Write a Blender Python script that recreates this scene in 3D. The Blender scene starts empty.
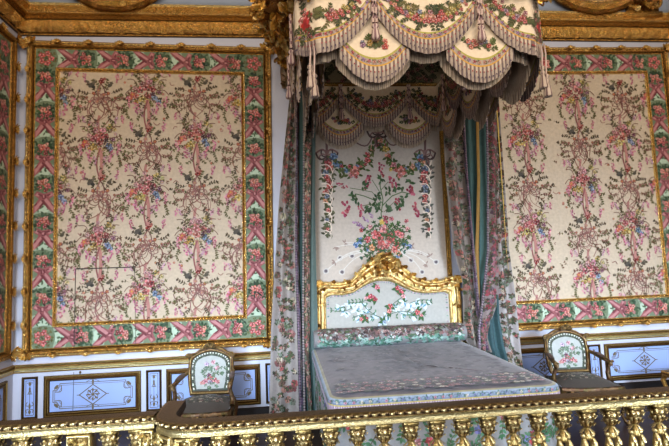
import bpy, math, random
import numpy as np
from mathutils import Vector
random.seed(7)
PI=math.pi
C=bpy.context.scene.collection
# ---------------------------------------------------------------- camera
CP=np.array([-1.3652,-7.1220,1.9263]); YAW,PIT,ROL,FL=.10507,.09238,-.03850,499.2
_sy,_cy,_sp,_cp=math.sin(YAW),math.cos(YAW),math.sin(PIT),math.cos(PIT)
_f=np.array([_sy*_cp,_cy*_cp,_sp]); _r=np.array([_cy,-_sy,0.]); _u=np.cross(_r,_f)
_R=math.cos(ROL)*_r+math.sin(ROL)*_u; _U=-math.sin(ROL)*_r+math.cos(ROL)*_u
def bp(x,y,Y):
    "surveyed point of the photograph on the plane y=Y -> (x,z)"
    d=_f+_R*(x-334.5)/FL-_U*(y-223)/FL
    t=(Y-CP[1])/d[1]; p=CP+t*d
    return float(p[0]),float(p[2])
cam=bpy.data.cameras.new('camera'); co=bpy.data.objects.new('camera',cam); C.objects.link(co)
from mathutils import Matrix
m=Matrix(((_R[0],_U[0],-_f[0],CP[0]),(_R[1],_U[1],-_f[1],CP[1]),(_R[2],_U[2],-_f[2],CP[2]),(0,0,0,1)))
co.matrix_world=m; cam.sensor_width=36; cam.sensor_fit='HORIZONTAL'; cam.lens=FL*36/669; cam.clip_end=60
bpy.context.scene.camera=co
# ---------------------------------------------------------------- materials
def lin(c):
    o=[]
    for v in c[:3]:
        v=max(0,min(255,v))/255
        o.append(v/12.92 if v<=.04045 else ((v+.055)/1.055)**2.4)
    return (*o,1.)
def mat(name,rough=.8,metal=0.,base=None,nscale=30,namt=.15,bscale=60,bump=.1,sheen=0,dist=.01,tint=None):
    m=bpy.data.materials.new(name); m.use_nodes=True; nt=m.node_tree; N=nt.nodes; L=nt.links
    b=N['Principled BSDF']; b.inputs['Roughness'].default_value=rough; b.inputs['Metallic'].default_value=metal
    if sheen: b.inputs['Sheen Weight'].default_value=sheen
    tc=N.new('ShaderNodeTexCoord')
    if base is None:
        a=N.new('ShaderNodeAttribute'); a.attribute_name='Col'; col=a.outputs['Color']
    else:
        rg=N.new('ShaderNodeRGB'); rg.outputs[0].default_value=lin(base); col=rg.outputs[0]
    n=N.new('ShaderNodeTexNoise'); n.inputs['Scale'].default_value=nscale; n.inputs['Detail'].default_value=4
    L.new(tc.outputs['Object'],n.inputs['Vector'])
    mr=N.new('ShaderNodeMapRange'); mr.inputs[1].default_value=.3; mr.inputs[2].default_value=.7
    mr.inputs[3].default_value=1-namt; mr.inputs[4].default_value=1+namt
    L.new(n.outputs['Fac'],mr.inputs[0])
    mx=N.new('ShaderNodeVectorMath'); mx.operation='SCALE'; L.new(col,mx.inputs[0]); L.new(mr.outputs[0],mx.inputs['Scale'])
    L.new(mx.outputs[0],b.inputs['Base Color'])
    if bump:
        n2=N.new('ShaderNodeTexNoise'); n2.inputs['Scale'].default_value=bscale; n2.inputs['Detail'].default_value=3
        L.new(tc.outputs['Object'],n2.inputs['Vector'])
        bm=N.new('ShaderNodeBump'); bm.inputs['Strength'].default_value=bump; bm.inputs['Distance'].default_value=dist
        L.new(n2.outputs['Fac'],bm.inputs['Height']); L.new(bm.outputs[0],b.inputs['Normal'])
    return m
CLOTH=mat('embroidered_silk',.75,0,None,25,.07,90,.15,.1)
PAINT=mat('painted_panelling',.45,0,(197,199,211),3,.02,8,.03)
GOLD=mat('gilding',.27,.9,None,45,.25,70,.8,0,.03)
GOLDP=mat('pale_gilding',.36,.85,None,45,.18,70,.4,0,.03)
GOLDC=mat('carved_gilding',.3,.55,None,30,.25,40,.4,0,.03)
WOODG=mat('worn_gilt_wood',.5,.45,None,50,.3,60,.5,0,.02)
VELV=mat('damask_cover',.85,0,None,9,.16,70,.15,.2)
FLOORM=mat('dark_parquet',.4,0,(52,34,24),6,.35,20,.1)
COVE=mat('grey_cove_paint',.6,0,(150,160,176),5,.05,10,.05)
LINEM=mat('dark_seam',.8,0,(70,62,60),20,.1,20,0)
G=(206,162,90); GD=(146,106,52); GL=(236,206,140); PG=(172,148,96); PGD=(112,92,56); PGL=(206,184,132); GDK=(92,66,34)
# ---------------------------------------------------------------- mesh builder
def jit(c,a): 
    k=random.uniform(-a,a); return (c[0]+k+random.uniform(-a,a)*.3,c[1]+k+random.uniform(-a,a)*.3,c[2]+k+random.uniform(-a,a)*.3)
class MB:
    def __init__(s): s.v=[]; s.f=[]; s.c=[]
    def vert(s,p): s.v.append((float(p[0]),float(p[1]),float(p[2]))); return len(s.v)-1
    def face(s,ix,col): s.f.append(tuple(ix)); s.c.append(col)
    def poly(s,pts,col): s.face([s.vert(p) for p in pts],col)
    def grid(s,P,col,closeu=False,closev=False):
        "P[i][j] points, col(i,j) or colour"
        nu=len(P); nv=len(P[0]); ix=[[s.vert(p) for p in row] for row in P]
        for i in range(nu if closeu else nu-1):
            for j in range(nv if closev else nv-1):
                a=ix[i][j]; b=ix[(i+1)%nu][j]; c=ix[(i+1)%nu][(j+1)%nv]; d=ix[i][(j+1)%nv]
                s.face((a,b,c,d),col(i,j) if callable(col) else col)
    def box(s,x0,x1,y0,y1,z0,z1,col,bev=0):
        p=[(x0,y0,z0),(x1,y0,z0),(x1,y1,z0),(x0,y1,z0),(x0,y0,z1),(x1,y0,z1),(x1,y1,z1),(x0,y1,z1)]
        ix=[s.vert(q) for q in p]
        for f in ((3,2,1,0),(4,5,6,7),(0,1,5,4),(1,2,6,5),(2,3,7,6),(3,0,4,7)): s.face([ix[k] for k in f],col)
    def tube(s,pts,rad,col,n=8,cap=True):
        pts=[Vector(p) for p in pts]; R=rad if hasattr(rad,'__len__') else [rad]*len(pts)
        rings=[]; up=None
        for i,p in enumerate(pts):
            t=(pts[min(i+1,len(pts)-1)]-pts[max(i-1,0)]).normalized()
            if up is None:
                up=Vector((0,0,1)) if abs(t.z)<.9 else Vector((1,0,0))
            a=(up-t*up.dot(t)).normalized(); b=t.cross(a); up=a
            rings.append([p+(a*math.cos(2*PI*k/n)+b*math.sin(2*PI*k/n))*R[i] for k in range(n)])
        s.grid(rings,col,closev=True)
        if cap:
            m_=len(s.v)
            s.face([m_-n+k for k in range(n)],col if not callable(col) else col(0,0)); 
            st=m_-n*len(pts); s.face([st+k for k in range(n)][::-1],col if not callable(col) else col(0,0))
    def lathe(s,prof,cx,cy,col,n=14,sq=0):
        rings=[]
        for r,z in prof:
            ring=[]
            for k in range(n):
                a=2*PI*k/n; ring.append((cx+r*math.cos(a),cy+r*math.sin(a),z))
            rings.append(ring)
        s.grid(rings,col,closev=True)
    def ell(s,c,r,col,nu=8,nv=6,rot=0):
        P=[]
        for i in range(nv+1):
            th=PI*i/nv; row=[]
            for k in range(nu):
                ph=2*PI*k/nu; x=r[0]*math.sin(th)*math.cos(ph); y=r[1]*math.sin(th)*math.sin(ph); z=r[2]*math.cos(th)
                row.append((c[0]+x*math.cos(rot)-z*math.sin(rot),c[1]+y,c[2]+x*math.sin(rot)+z*math.cos(rot)))
            P.append(row)
        s.grid(P,col,closev=True)
    def build(s,name,mat,parent=None,smooth=True,**kw):
        me=bpy.data.meshes.new(name); me.from_pydata(s.v,[],s.f)
        ca=me.color_attributes.new('Col','FLOAT_COLOR','CORNER')
        cnt=[len(f) for f in s.f]; arr=np.repeat(np.array([lin(c) for c in s.c],dtype=np.float32),cnt,axis=0)
        ca.data.foreach_set('color',arr.ravel())
        if smooth: me.polygons.foreach_set('use_smooth',[True]*len(me.polygons))
        me.materials.append(mat); me.update()
        o=bpy.data.objects.new(name,me); C.objects.link(o)
        if parent is not None: o.parent=parent
        for k,v in kw.items(): o[k]=v
        return o
def thing(name,label,cat,loc=(0,0,0),rz=0,group=None):
    o=bpy.data.objects.new(name,None); C.objects.link(o); o.location=loc; o.rotation_euler=(0,0,rz)
    o.empty_display_size=.1; o['label']=label; o['category']=cat
    if group: o['group']=group
    return o
def copy_tree(o,parent=None):
    c=o.copy(); C.objects.link(c); c.parent=parent
    for ch in list(o.children): copy_tree(ch,c)
    return c
def tag(o,label,cat,group=None):
    o['label']=label; o['category']=cat
    if group: o['group']=group
    return o
# ---------------------------------------------------------------- relief sweeps
def hsh(*a):
    v=math.sin(sum(x*k for x,k in zip(a,(12.9898,78.233,37.719))))*43758.5453
    return v-math.floor(v)
def vn(x,y):
    i,j=math.floor(x),math.floor(y); f,g=x-i,y-j; f=f*f*(3-2*f); g=g*g*(3-2*g)
    return (hsh(i,j)*(1-f)+hsh(i+1,j)*f)*(1-g)+(hsh(i,j+1)*(1-f)+hsh(i+1,j+1)*f)*g
def acan(u,v,p=.16):
    a=(u/p)%1-.5; w=max(0,math.cos(PI*a))
    h=.45*w**.7*(.5+.5*math.cos(2*PI*(v*1.3+abs(a)*2.6)))
    return h*1.1+.8*vn(u*22,v*3.1)+.35*vn(u*50+7,v*5.3+3)-.2
def beads(u,v,p=.05):
    return math.sin(PI*u/p)**2
def rope(u,v,p=.05):
    return .5+.5*math.sin(2*PI*(u/p+v*.8))
def resample(path,step):
    out=[]; 
    for i in range(len(path)-1):
        a=np.array(path[i],float); b=np.array(path[i+1],float); L=np.linalg.norm(b[:2]-a[:2]); n=max(1,int(round(L/step)))
        for k in range(n): out.append(a+(b-a)*k/n)
    out.append(np.array(path[-1],float)); return out
def sweep(mb,path,prof,step=.02,cols=None,closed=False):
    """path: (x,y) points in plan; prof: (out,z,amp,fn) ; normal = right hand side of travel; cols per profile segment"""
    pts=resample(path,step); n=len(pts); P=[]; U=[]; u=0
    for i,p in enumerate(pts):
        a=pts[max(i-1,0)]; b=pts[min(i+1,n-1)]; d=b-a; d=d/np.linalg.norm(d)
        nx,ny=d[1],-d[0]
        # mitre
        if 0<i<n-1:
            d1=p-a; d1=d1/np.linalg.norm(d1); c=max(.5,float(d1@d)); k=1/c
        else: k=1
        if i: u+=float(np.linalg.norm(p-pts[i-1]))
        row=[]; m_=len(prof)
        for j,q in enumerate(prof):
            o,z=q[0],q[1]; amp=q[2] if len(q)>2 else 0; fn=q[3] if len(q)>3 else acan
            if amp: o+=amp*fn(u,j/(m_-1)); 
            row.append((p[0]+nx*o*k,p[1]+ny*o*k,z+(p[2] if len(p)>2 else 0)))
        P.append(row); U.append(u)
    def cf(i,j):
        c=cols[j] if isinstance(cols,list) else cols
        if callable(c): return jit(c(U[i]),8)
        if len(prof[j])>2 and prof[j][2]: 
            return jit(c,16)
        return c
    mb.grid(P,cf)
def quadframe(mb,cor,nrm,prof,cols,step=.03):
    """picture-frame moulding round 4 corners (TL,TR,BR,BL); prof (inset,height,amp,fn)"""
    cor=[np.array(c,float) for c in cor]; nrm=np.array(nrm,float)
    for s_ in range(4):
        A=cor[s_]; B=cor[(s_+1)%4]; d=(B-A); L=np.linalg.norm(d); d/=L
        pv=cor[s_-1]-A; pv/=np.linalg.norm(pv); nx=cor[(s_+2)%4]-B; nx/=np.linalg.norm(nx)
        n=max(2,int(L/step)); P=[]
        for i in range(n+1):
            row=[]
            for j,q in enumerate(prof):
                o=q[0]; h=q[1]
                if len(q)>2 and q[2] and 0<i<n: h+=q[2]*(q[3] if len(q)>3 else acan)(i/n*L,j/(len(prof)-1))
                a=A+(d+pv)*o; b=B+(-d+nx)*o
                row.append(a+(b-a)*i/n+nrm*h)
            P.append(row)
        mb.grid(P,lambda i,j:jit(cols[j] if isinstance(cols,list) else cols,14 if len(prof[j])>2 else 4))
# ---------------------------------------------------------------- embroidery
class Art:
    def __init__(s,base=.002,st=2.5e-5,mod=420): s.p=[]; s.k=0; s.base=base; s.st=st; s.mod=mod
    def add(s,pts,col): s.p.append((pts,col,s.base+(s.k%s.mod)*s.st)); s.k+=1
    def reset(s): s.k=0
    def blob(s,x,y,rx,ry=None,rot=0,col=(0,0,0),n=7):
        ry=ry or rx; c,w=math.cos(rot),math.sin(rot); pts=[]
        for k in range(n):
            a=2*PI*k/n; q=random.uniform(.85,1.12); px,py=rx*q*math.cos(a),ry*q*math.sin(a); pts.append((x+px*c-py*w,y+px*w+py*c))
        s.add(pts,col)
    def leaf(s,x,y,a,L,w,col):
        c,q=math.cos(a),math.sin(a); pts=[(0,0),(.3,.5),(.65,.42),(1,0),(.65,-.42),(.3,-.5)]
        s.add([(x+L*px*c-w*py*q,y+L*px*q+w*py*c) for px,py in pts],col)
    def stroke(s,pts,w,col):
        w0=w if hasattr(w,'__len__') else [w]*len(pts)
        for i in range(len(pts)-1):
            (x0,y0),(x1,y1)=pts[i],pts[i+1]; dx,dy=x1-x0,y1-y0; l=math.hypot(dx,dy) or 1; nx,ny=-dy/l,dx/l
            a,b=w0[i]/2,w0[i+1]/2; e=.15*w0[i]/l
            s.add([(x0-dx*e+nx*a,y0-dy*e+ny*a),(x1+dx*e+nx*b,y1+dy*e+ny*b),(x1+dx*e-nx*b,y1+dy*e-ny*b),(x0-dx*e-nx*a,y0-dy*e-ny*a)],col)
    def curve(s,p0,p1,bend,w,col,n=5):
        (x0,y0),(x1,y1)=p0,p1; dx,dy=x1-x0,y1-y0; pts=[]
        for i in range(n+1):
            t=i/n; b=bend*math.sin(PI*t); pts.append((x0+dx*t-dy*b,y0+dy*t+dx*b))
        s.stroke(pts,w,col); return pts
    def rose(s,x,y,r,col=(205,110,105),dark=None,light=None):
        dark=dark or tuple(v*.6 for v in col); light=light or tuple(v+(235-v)*.5 for v in col); mid=tuple(v*.8 for v in col)
        a0=random.random()*6
        for k in range(5):
            a=a0+k*1.257+random.uniform(-.2,.2); s.blob(x+.55*r*math.cos(a),y+.55*r*math.sin(a),.5*r,.42*r,a,jit(col if k%2 else mid,16),6)
        s.blob(x,y,.42*r,.4*r,a0,mid,6)
        for k in range(3):
            a=a0+.6+k*2.1; s.blob(x+.5*r*math.cos(a),y+.5*r*math.sin(a),.26*r,.15*r,a+1.57,jit(light,12),5)
        s.blob(x-.03*r,y-.03*r,.24*r,.2*r,a0,dark,5)
    def daisy(s,x,y,r,col,cen=(200,170,60),n=5):
        a0=random.random()*6
        for k in range(n):
            a=a0+k*2*PI/n; s.leaf(x,y,a,r,r*.75,jit(col,14))
        s.blob(x,y,.25*r,.25*r,0,cen,5)
    def lilac(s,x,y,a,L,col=(190,130,160),w=None):
        "drooping cluster"
        w=w or L*.42; n=15
        for k in range(n):
            t=k/n; ww=w*(math.sin(PI*min(1,.25+t*.75)))**.8*.5; q=random.uniform(-1,1)*ww
            s.blob(x+L*t*math.cos(a)-q*math.sin(a),y+L*t*math.sin(a)+q*math.cos(a),w*.2+.003,w*.15+.003,random.random()*3,jit(col,34),5)
    def sprig(s,x,y,a,L,col=(70,85,55),n=4,lw=None,stem=(95,85,60),sz=None):
        pts=s.curve((x,y),(x+L*math.cos(a),y+L*math.sin(a)),random.uniform(-.2,.2),L*.035+.0015,stem,4)
        lw=lw or L*.24
        for k in range(n):
            t=(k+1)/n; i=min(4,int(t*5-.01)); px,py=pts[i]
            for q in (-1,1):
                s.leaf(px,py,a+q*random.uniform(.6,1.1),lw*random.uniform(.8,1.2),lw*.5,jit(col,16))
        s.leaf(*pts[-1],a,lw,lw*.5,jit(col,16))
    def bow(s,x,y,r,col):
        d=tuple(v*.72 for v in col); l=tuple(min(255,v*1.15) for v in col)
        for q in (-1,1):
            for (L,an,bw,w) in ((1.,.35,.5,.15),(.75,.9,.42,.12),(.7,-.05,.4,.12)):
                ex,ey=x+q*L*r*math.cos(an),y+L*r*math.sin(an)
                s.curve((x,y),(ex,ey),bw*q,w*r,jit(l,8),6); s.curve((ex,ey),(x,y),bw*q*.8,w*r,jit(d,8),6)
            s.stroke([(x,y),(x+q*.3*r,y-.4*r),(x+q*.22*r,y-.8*r),(x+q*.5*r,y-1.2*r),(x+q*.42*r,y-1.5*r)],[.12*r,.2*r,.16*r,.2*r,.06*r],jit(col,6))
            s.stroke([(x,y),(x+q*.15*r,y-.6*r),(x+q*.05*r,y-1.1*r)],[.1*r,.14*r,.1*r],d)
        s.blob(x,y,.14*r,.16*r,0,d)
    def emit(s,mb,M,off=0):
        for pts,col,h in s.p: mb.poly([M(px,py,h+off) for px,py in pts],col)
GR=(104,100,62); GR2=(122,118,72); DG=(84,70,52); BRL=(116,86,66); BR=(128,98,86); PK=(196,118,112); PK2=(204,140,146); RED=(168,72,66); YE=(198,170,96); BL=(120,134,158); LIL=(186,122,136); MAU=(150,105,105)
def ribbonspray(A,x,y,k=1):
    rb=(146,104,94)
    A.reset()
    for i in range(12):
        dx=random.uniform(-.2,.2); dy=-random.uniform(.12,.4)*(1-abs(dx)*1.2); bnd=random.uniform(.2,.45)*(1 if dx>0 else -1)*(1 if i%3 else -1)
        p=A.curve((x+random.uniform(-.02,.02),y+.05),(x+dx,y+dy),bnd,random.choice((.008,.011,.014)),jit(rb,18),6)
        if i%2: A.curve((x+dx,y+dy),(x+dx*1.3+random.uniform(-.04,.04),y+dy-random.uniform(-.03,.07)),-bnd,.009,jit(rb,14),4)
    for q in (-1,1):
        for (ex,ey,bw) in ((.11,.02,.7),(.09,.1,.5),(.14,-.06,.5)):
            A.curve((x,y+.04),(x+q*ex,y+ey),q*bw,.013,jit(rb,14),6); A.curve((x+q*ex,y+ey),(x,y),q*bw*.7,.01,jit(tuple(v*.85 for v in rb),10),6)
        for (dx,dy,an,L,c) in ((.05,.08,.6,.2,DG),(.1,.0,1.5,.2,GR),(.06,-.1,2.2,.2,BRL),(.14,.12,1.2,.14,DG),(.02,.18,.5,.14,GR),(.17,-.08,1.8,.14,BRL),(.1,-.18,2.6,.12,DG),(.2,.03,1.,.1,GR)):
            A.sprig(x+q*dx,y+dy,PI/2-q*an+random.uniform(-.2,.2),L,c,4,.036)
        for (ax,ay,bx,by,bb) in ((.16,-.02,.34,.03,.35),(.2,-.06,.33,-.01,-.4),(.18,.05,.3,.09,-.4)):
            A.curve((x+q*ax,y+ay),(x+q*bx,y+by),bb*q,.011,jit(rb,14),6)
        A.sprig(x+q*.27,y-.04,-PI/2+q*.6,.1,BRL,3,.03); A.sprig(x+q*.3,y+.02,PI/2-q*.9,.08,DG,3,.03)
        A.daisy(x+q*.1,y+.12,.03,(160,92,82)); A.daisy(x+q*.19,y+.06,.022,(140,84,80)); A.daisy(x+q*.06,y-.0,.026,(176,128,120))
        A.lilac(x+q*.23,y+.4,-PI/2-q*.15,.13,LIL); A.sprig(x+q*.2,y+.42,PI/2-q*.9,.09,GR,3,.03)
        A.lilac(x+q*.29,y-.2,-PI/2+q*.1,.11,LIL); A.sprig(x+q*.27,y-.18,PI/2-q*.5,.08,GR,3,.03)
    A.curve((x-.02,y+.02),(x+.03,y+.3),.15,.02,jit(rb,10),5)
    A.curve((x+.02,y+.02),(x-.02,y+.28),-.2,.014,tuple(v*.8 for v in rb),5)
    A.daisy(x-.03,y+.16,.035,(176,132,124)); A.daisy(x+.04,y+.1,.03,(166,110,104))
    A.rose(x+.01,y+.3,.045,(150,60,50)); A.rose(x+.05,y+.33,.025,(176,100,84))
    A.blob(x-.13,y+.24,.055,.034,.6,(92,86,76)); A.blob(x-.1,y+.21,.03,.024,0,(66,62,56)); A.leaf(x-.15,y+.27,2.7,.08,.035,(110,100,86))
    A.leaf(x-.11,y+.25,1.1,.08,.035,(120,108,92)); A.blob(x+.12,y+.24,.034,.026,.4,(96,88,72)); A.leaf(x+.12,y+.25,.8,.06,.03,(106,96,80))
def bouquet(A,x,y,k=1):
    A.reset()
    A.curve((x,y+.12),(x-.01,y+.36),.1,.035,(180,130,120),4)
    for a in np.arange(0,2*PI,.37): A.sprig(x+.09*math.cos(a),y+.07*math.sin(a),a+random.uniform(-.3,.3),random.uniform(.1,.19),random.choice((GR,DG,GR2,BRL)),4,.036)
    for i in range(9): A.sprig(x+random.uniform(-.2,.2),y+random.uniform(-.12,.2),random.random()*6.2,.09,random.choice(((176,140,136),(190,150,150),(160,140,110))),3,.03)
    for dx,dy,r,c in ((0,.06,.06,PK),(-.07,.03,.052,(180,104,100)),(.06,.05,.052,(160,84,80)),(0,-.02,.055,(182,108,94)),(-.13,-.02,.045,(192,118,106)),(.03,.13,.045,PK2),(-.05,.12,.045,(190,138,134)),
        (-.06,-.07,.052,YE),(.0,-.09,.045,(206,184,116)),(-.11,-.1,.035,(186,146,76)),(.09,-.05,.046,BL),(.12,-.1,.04,(140,154,176)),(.07,-.0,.035,(88,54,54)),(.1,.17,.04,YE),(.15,.13,.03,(200,184,124)),(.14,.02,.035,(140,90,104)),(-.02,.19,.03,(196,150,146)),(-.12,.07,.035,(200,150,144))):
        A.rose(x+(dx+random.uniform(-.012,.012))*1.3,y+(dy+random.uniform(-.012,.012))*1.25,r*1.02,jit(c,14))
    for i in range(10): A.leaf(x+random.uniform(-.12,.12),y+random.uniform(-.1,.14),random.random()*6.2,.045,.022,jit(random.choice((GR,DG,(88,52,50))),12))
    A.daisy(x-.2,y-.02,.045,(190,112,98)); A.daisy(x-.23,y-.07,.04,(182,94,84)); A.daisy(x+.21,y+.1,.03,(180,150,150))
    for q in(-1,1):
        A.lilac(x+q*.16,y-.14,-PI/2-q*.2,.17,LIL); A.lilac(x+q*.26,y-.05,-PI/2-q*.1,.16,(194,130,142)); A.sprig(x+q*.18,y-.12,-PI/2+q*1.1,.14,GR,3,.034)
        A.curve((x+q*.12,y+.02),(x+q*.3,y-.02),.3*q,.01,BR); A.curve((x+q*.15,y+.12),(x+q*.27,y+.2),.3*q,.01,BR)
        A.sprig(x+q*.08,y+.12,PI/2-q*.6,.17,GR,4,.034); A.sprig(x+q*.24,y-.18,-PI/2+q*.3,.12,GR,4,.032)
        A.lilac(x+q*.2,y+.26,PI/2-q*.4,.1,(190,150,160))
    A.curve((x,y-.1),(x+.01,y-.5),.06,.045,(186,134,124),5); A.curve((x+.01,y-.1),(x-.01,y-.5),-.1,.02,(150,98,94),5)
    for q in(-1,1): A.lilac(x+q*.09,y-.22,-PI/2-q*.3,.13,(180,136,148)); A.sprig(x+q*.03,y-.26,-PI/2+q*.7,.14,GR,4,.032)
    A.sprig(x,y-.36,-PI/2+.5,.1,DG,3,.03)
def fillers(A,x0,x1,z0,z1,n):
    for i in range(n):
        x,y=random.uniform(x0,x1),random.uniform(z0,z1)
        if i%5==0: A.daisy(x,y,.022,jit((180,120,110),20))
        elif i%3==0: A.curve((x,y),(x+random.uniform(-.09,.09),y+random.uniform(-.05,.05)),.4,.009,jit((150,104,96),14),4)
        else: A.sprig(x,y,random.random()*6.2,random.uniform(.04,.08),random.choice((GR,DG,BRL)),2,.026)
def clip_art(A,x0,x1,z0,z1):
    keep=[]
    for pts,c,h in A.p:
        xs=[p[0] for p in pts]; zs=[p[1] for p in pts]
        if max(xs)<x0 or min(xs)>x1 or max(zs)<z0 or min(zs)>z1: continue
        if min(xs)<x0 or max(xs)>x1 or min(zs)<z0 or max(zs)>z1:
            pts=[(min(max(a,x0),x1),min(max(b,z0),z1)) for a,b in pts]
        keep.append((pts,c,h))
    A.p=keep
def border_unit(A,f,L,W,flip):
    A.reset()
    jx,jy=random.uniform(-.03,.03),random.uniform(-.05,.05)
    def F(pts,c): A.add([f((a+jx+random.uniform(-.012,.012))*L,min(1,max(0,b+random.uniform(-.03,.03)))*W) for a,b in pts],c)
    rb=(160,98,99); rl=(190,136,134); rd=(118,62,66)
    F([(-.02,.0),(.3,.0),(.38,.5),(.3,1.),(-.02,1.),(.06,.5)],(158,174,150)); F([(.04,.3),(.2,.12),(.32,.5),(.2,.88),(.04,.7)],(186,202,178))
    for ds,dt in ((.12,.2),(.2,.5),(.14,.8),(.28,.3),(.27,.7)):
        x,y=f(ds*L,dt*W)
        for k in range(4): A.leaf(x,y,random.random()*6.2,.055,.022,jit((84,104,74),16))
    # crossing pink ribbons
    for m in (0,1):
        g=(lambda t:t) if m==0 else (lambda t:1-t)
        F([(.0,g(.0)),(.2,g(-.02)),(.52,g(.4)),(.62,g(.86)),(.5,g(1.02)),(.36,g(.62)),(.14,g(.3))],rb if m==0 else tuple(v*.94 for v in rb))
        F([(.05,g(.05)),(.18,g(.03)),(.44,g(.42)),(.36,g(.46))],rl); F([(.5,g(.7)),(.56,g(.86)),(.5,g(.95)),(.46,g(.78))],rl)
        F([(.14,g(.3)),(.2,g(.28)),(.38,g(.56)),(.36,g(.64))],rd); F([(.46,g(.6)),(.5,g(.56)),(.54,g(.76)),(.51,g(.8))],rd)
        F([(.2,g(-.02)),(.27,g(.08)),(.3,g(.16)),(.24,g(.12))],rd)
    F([(.4,.42),(.5,.4),(.52,.58),(.42,.6)],rd); F([(.42,.45),(.49,.43),(.5,.52),(.43,.53)],rl)
    x,y=f(.78*L,.5*W)
    for a in np.arange(0,6.2,.45): A.leaf(x+.02*math.cos(a),y+.02*math.sin(a),a,.11,.045,jit(random.choice(((70,92,66),(96,116,84),(52,66,50))),14))
    for ds,dt,c,r in ((.68,.3,(190,98,92),.036),(.8,.4,(208,126,108),.046),(.74,.62,(196,104,98),.044),(.86,.62,(214,150,130),.034),(.64,.56,(160,76,76),.034),(.84,.24,(206,140,126),.03),(.7,.8,(186,98,96),.03)):
        x,y=f((ds+random.uniform(-.03,.03))*L,(dt+random.uniform(-.05,.05))*W); A.rose(x,y,r*W/.27,jit(c,16))
    for ds,dt in ((.62,.12),(.92,.12),(.6,.9),(.92,.88),(.98,.5),(.72,.08),(.8,.94)):
        x,y=f(ds*L,dt*W)
        for k in range(3): A.leaf(x,y,random.random()*6.2,.06,.026,jit((66,84,60),16))
# ---------------------------------------------------------------- room
XL,XR=-4.942,4.96; ZB,ZT=.924,5.25; ZD=.833; ZC=5.345
def struct(o): o['kind']='structure'; return o
mb=MB(); mb.box(XL-.3,XR+.3,-10.4,0.3,-.12,0,(52,34,24)); struct(mb.build('floor',FLOORM,smooth=False))
mb=MB(); mb.box(XL-.3,XR+.3,0,.3,0,7.2,(230,230,230)); struct(mb.build('wall_back',PAINT,smooth=False))
mb=MB(); mb.box(XL-.3,XL,-10.4,0,0,7.2,(230,230,230)); struct(mb.build('wall_left',PAINT,smooth=False))
mb=MB(); mb.box(XR,XR+.3,-10.4,0,0,7.2,(230,230,230)); struct(mb.build('wall_right',PAINT,smooth=False))
mb=MB(); sweep(mb,[(XL+.002,-10),(XL+.002,-.002),(XR-.002,-.002),(XR-.002,-10)],[(0,0.001),(.03,0.001),(.03,.075),(.015,.09),(0,.09)],.5,(60,48,42))
struct(mb.build('baseboard_back',mat('dark_skirting',.6,0,(40,34,34),5,.1,10,0),smooth=False))
# cornice (gilded, two carved bands with plain cove between)
mb=MB()
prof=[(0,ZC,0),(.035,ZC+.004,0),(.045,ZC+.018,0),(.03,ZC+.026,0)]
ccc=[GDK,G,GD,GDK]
nb=9
for k in range(nb):
    a=k/(nb-1); prof.append((.03+.07*a+.025*math.sin(PI*a),ZC+.032+.135*a,.05,lambda u,v:acan(u,v*3,.2))); ccc.append((220,178,104))
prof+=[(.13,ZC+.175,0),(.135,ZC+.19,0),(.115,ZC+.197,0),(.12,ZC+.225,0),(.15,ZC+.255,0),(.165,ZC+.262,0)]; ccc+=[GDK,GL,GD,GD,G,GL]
for k in range(6):
    a=k/5; prof.append((.17+.03*a,ZC+.268+.065*a,.034,lambda u,v:acan(u,v*3,.13))); ccc.append(G)
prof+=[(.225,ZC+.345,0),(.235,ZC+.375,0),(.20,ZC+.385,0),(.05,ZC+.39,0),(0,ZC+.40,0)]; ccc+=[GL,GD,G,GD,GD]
def cc_(c,am): return c
sweep(mb,[(XL+.001,-10),(XL+.001,-.001),(XR-.001,-.001),(XR-.001,-10)],[(o,z)+((am,)+tuple(f) if am else ()) for (o,z,am,*f) in prof],.016,ccc)
struct(mb.build('trim_1',GOLD))
# cove above, grey blue, with gilded oval frames and consoles standing on the cornice
mb=MB(); P=[]
sweep(mb,[(XL+.001,-10),(XL+.001,-.001),(XR-.001,-.001),(XR-.001,-10)],[(.0,ZC+.39),(.16,ZC+.395),(.16,ZC+.5),(.22,ZC+.8),(.5,ZC+1.3),(1.0,ZC+1.6)],.4,(150,160,176))
struct(mb.build('ceiling',COVE))
def oval(cx,rx,rz,name,zc):
    mb=MB(); n=64; Y=-.26
    for (q,rad,am,c) in ((1.,.07,.022,G),(.86,.035,0,GL),(.78,.02,0,GDK),(1.1,.04,.02,GD)):
        P=[]
        for i in range(n):
            a=2*PI*i/n; row=[]
            for j in range(8):
                b=2*PI*j/8; rr=rad+am*acan(a*rx,j/8,.12)
                row.append((cx+(rx*q+rr*math.cos(b))*math.cos(a),Y-rr*math.sin(b),zc+(rz*q+rr*math.cos(b))*math.sin(a)))
            P.append(row)
        mb.grid(P,lambda i,j:jit(c,18),closeu=True,closev=True)
    # inner field
    mb.poly([(cx+rx*.8*math.cos(2*PI*i/n),Y+.02,zc+rz*.8*math.sin(2*PI*i/n)) for i in range(n)],(150,108,48))
    return struct(mb.build(name,GOLD))
ox=bp(116,0,-.26)[0]; oval(ox,.72,.62,'trim_2',bp(116,7,-.26)[1]+.66)
ox=bp(596,0,-.26)[0]; oval(ox,.78,.62,'trim_3',bp(596,10,-.26)[1]+.66)
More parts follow.
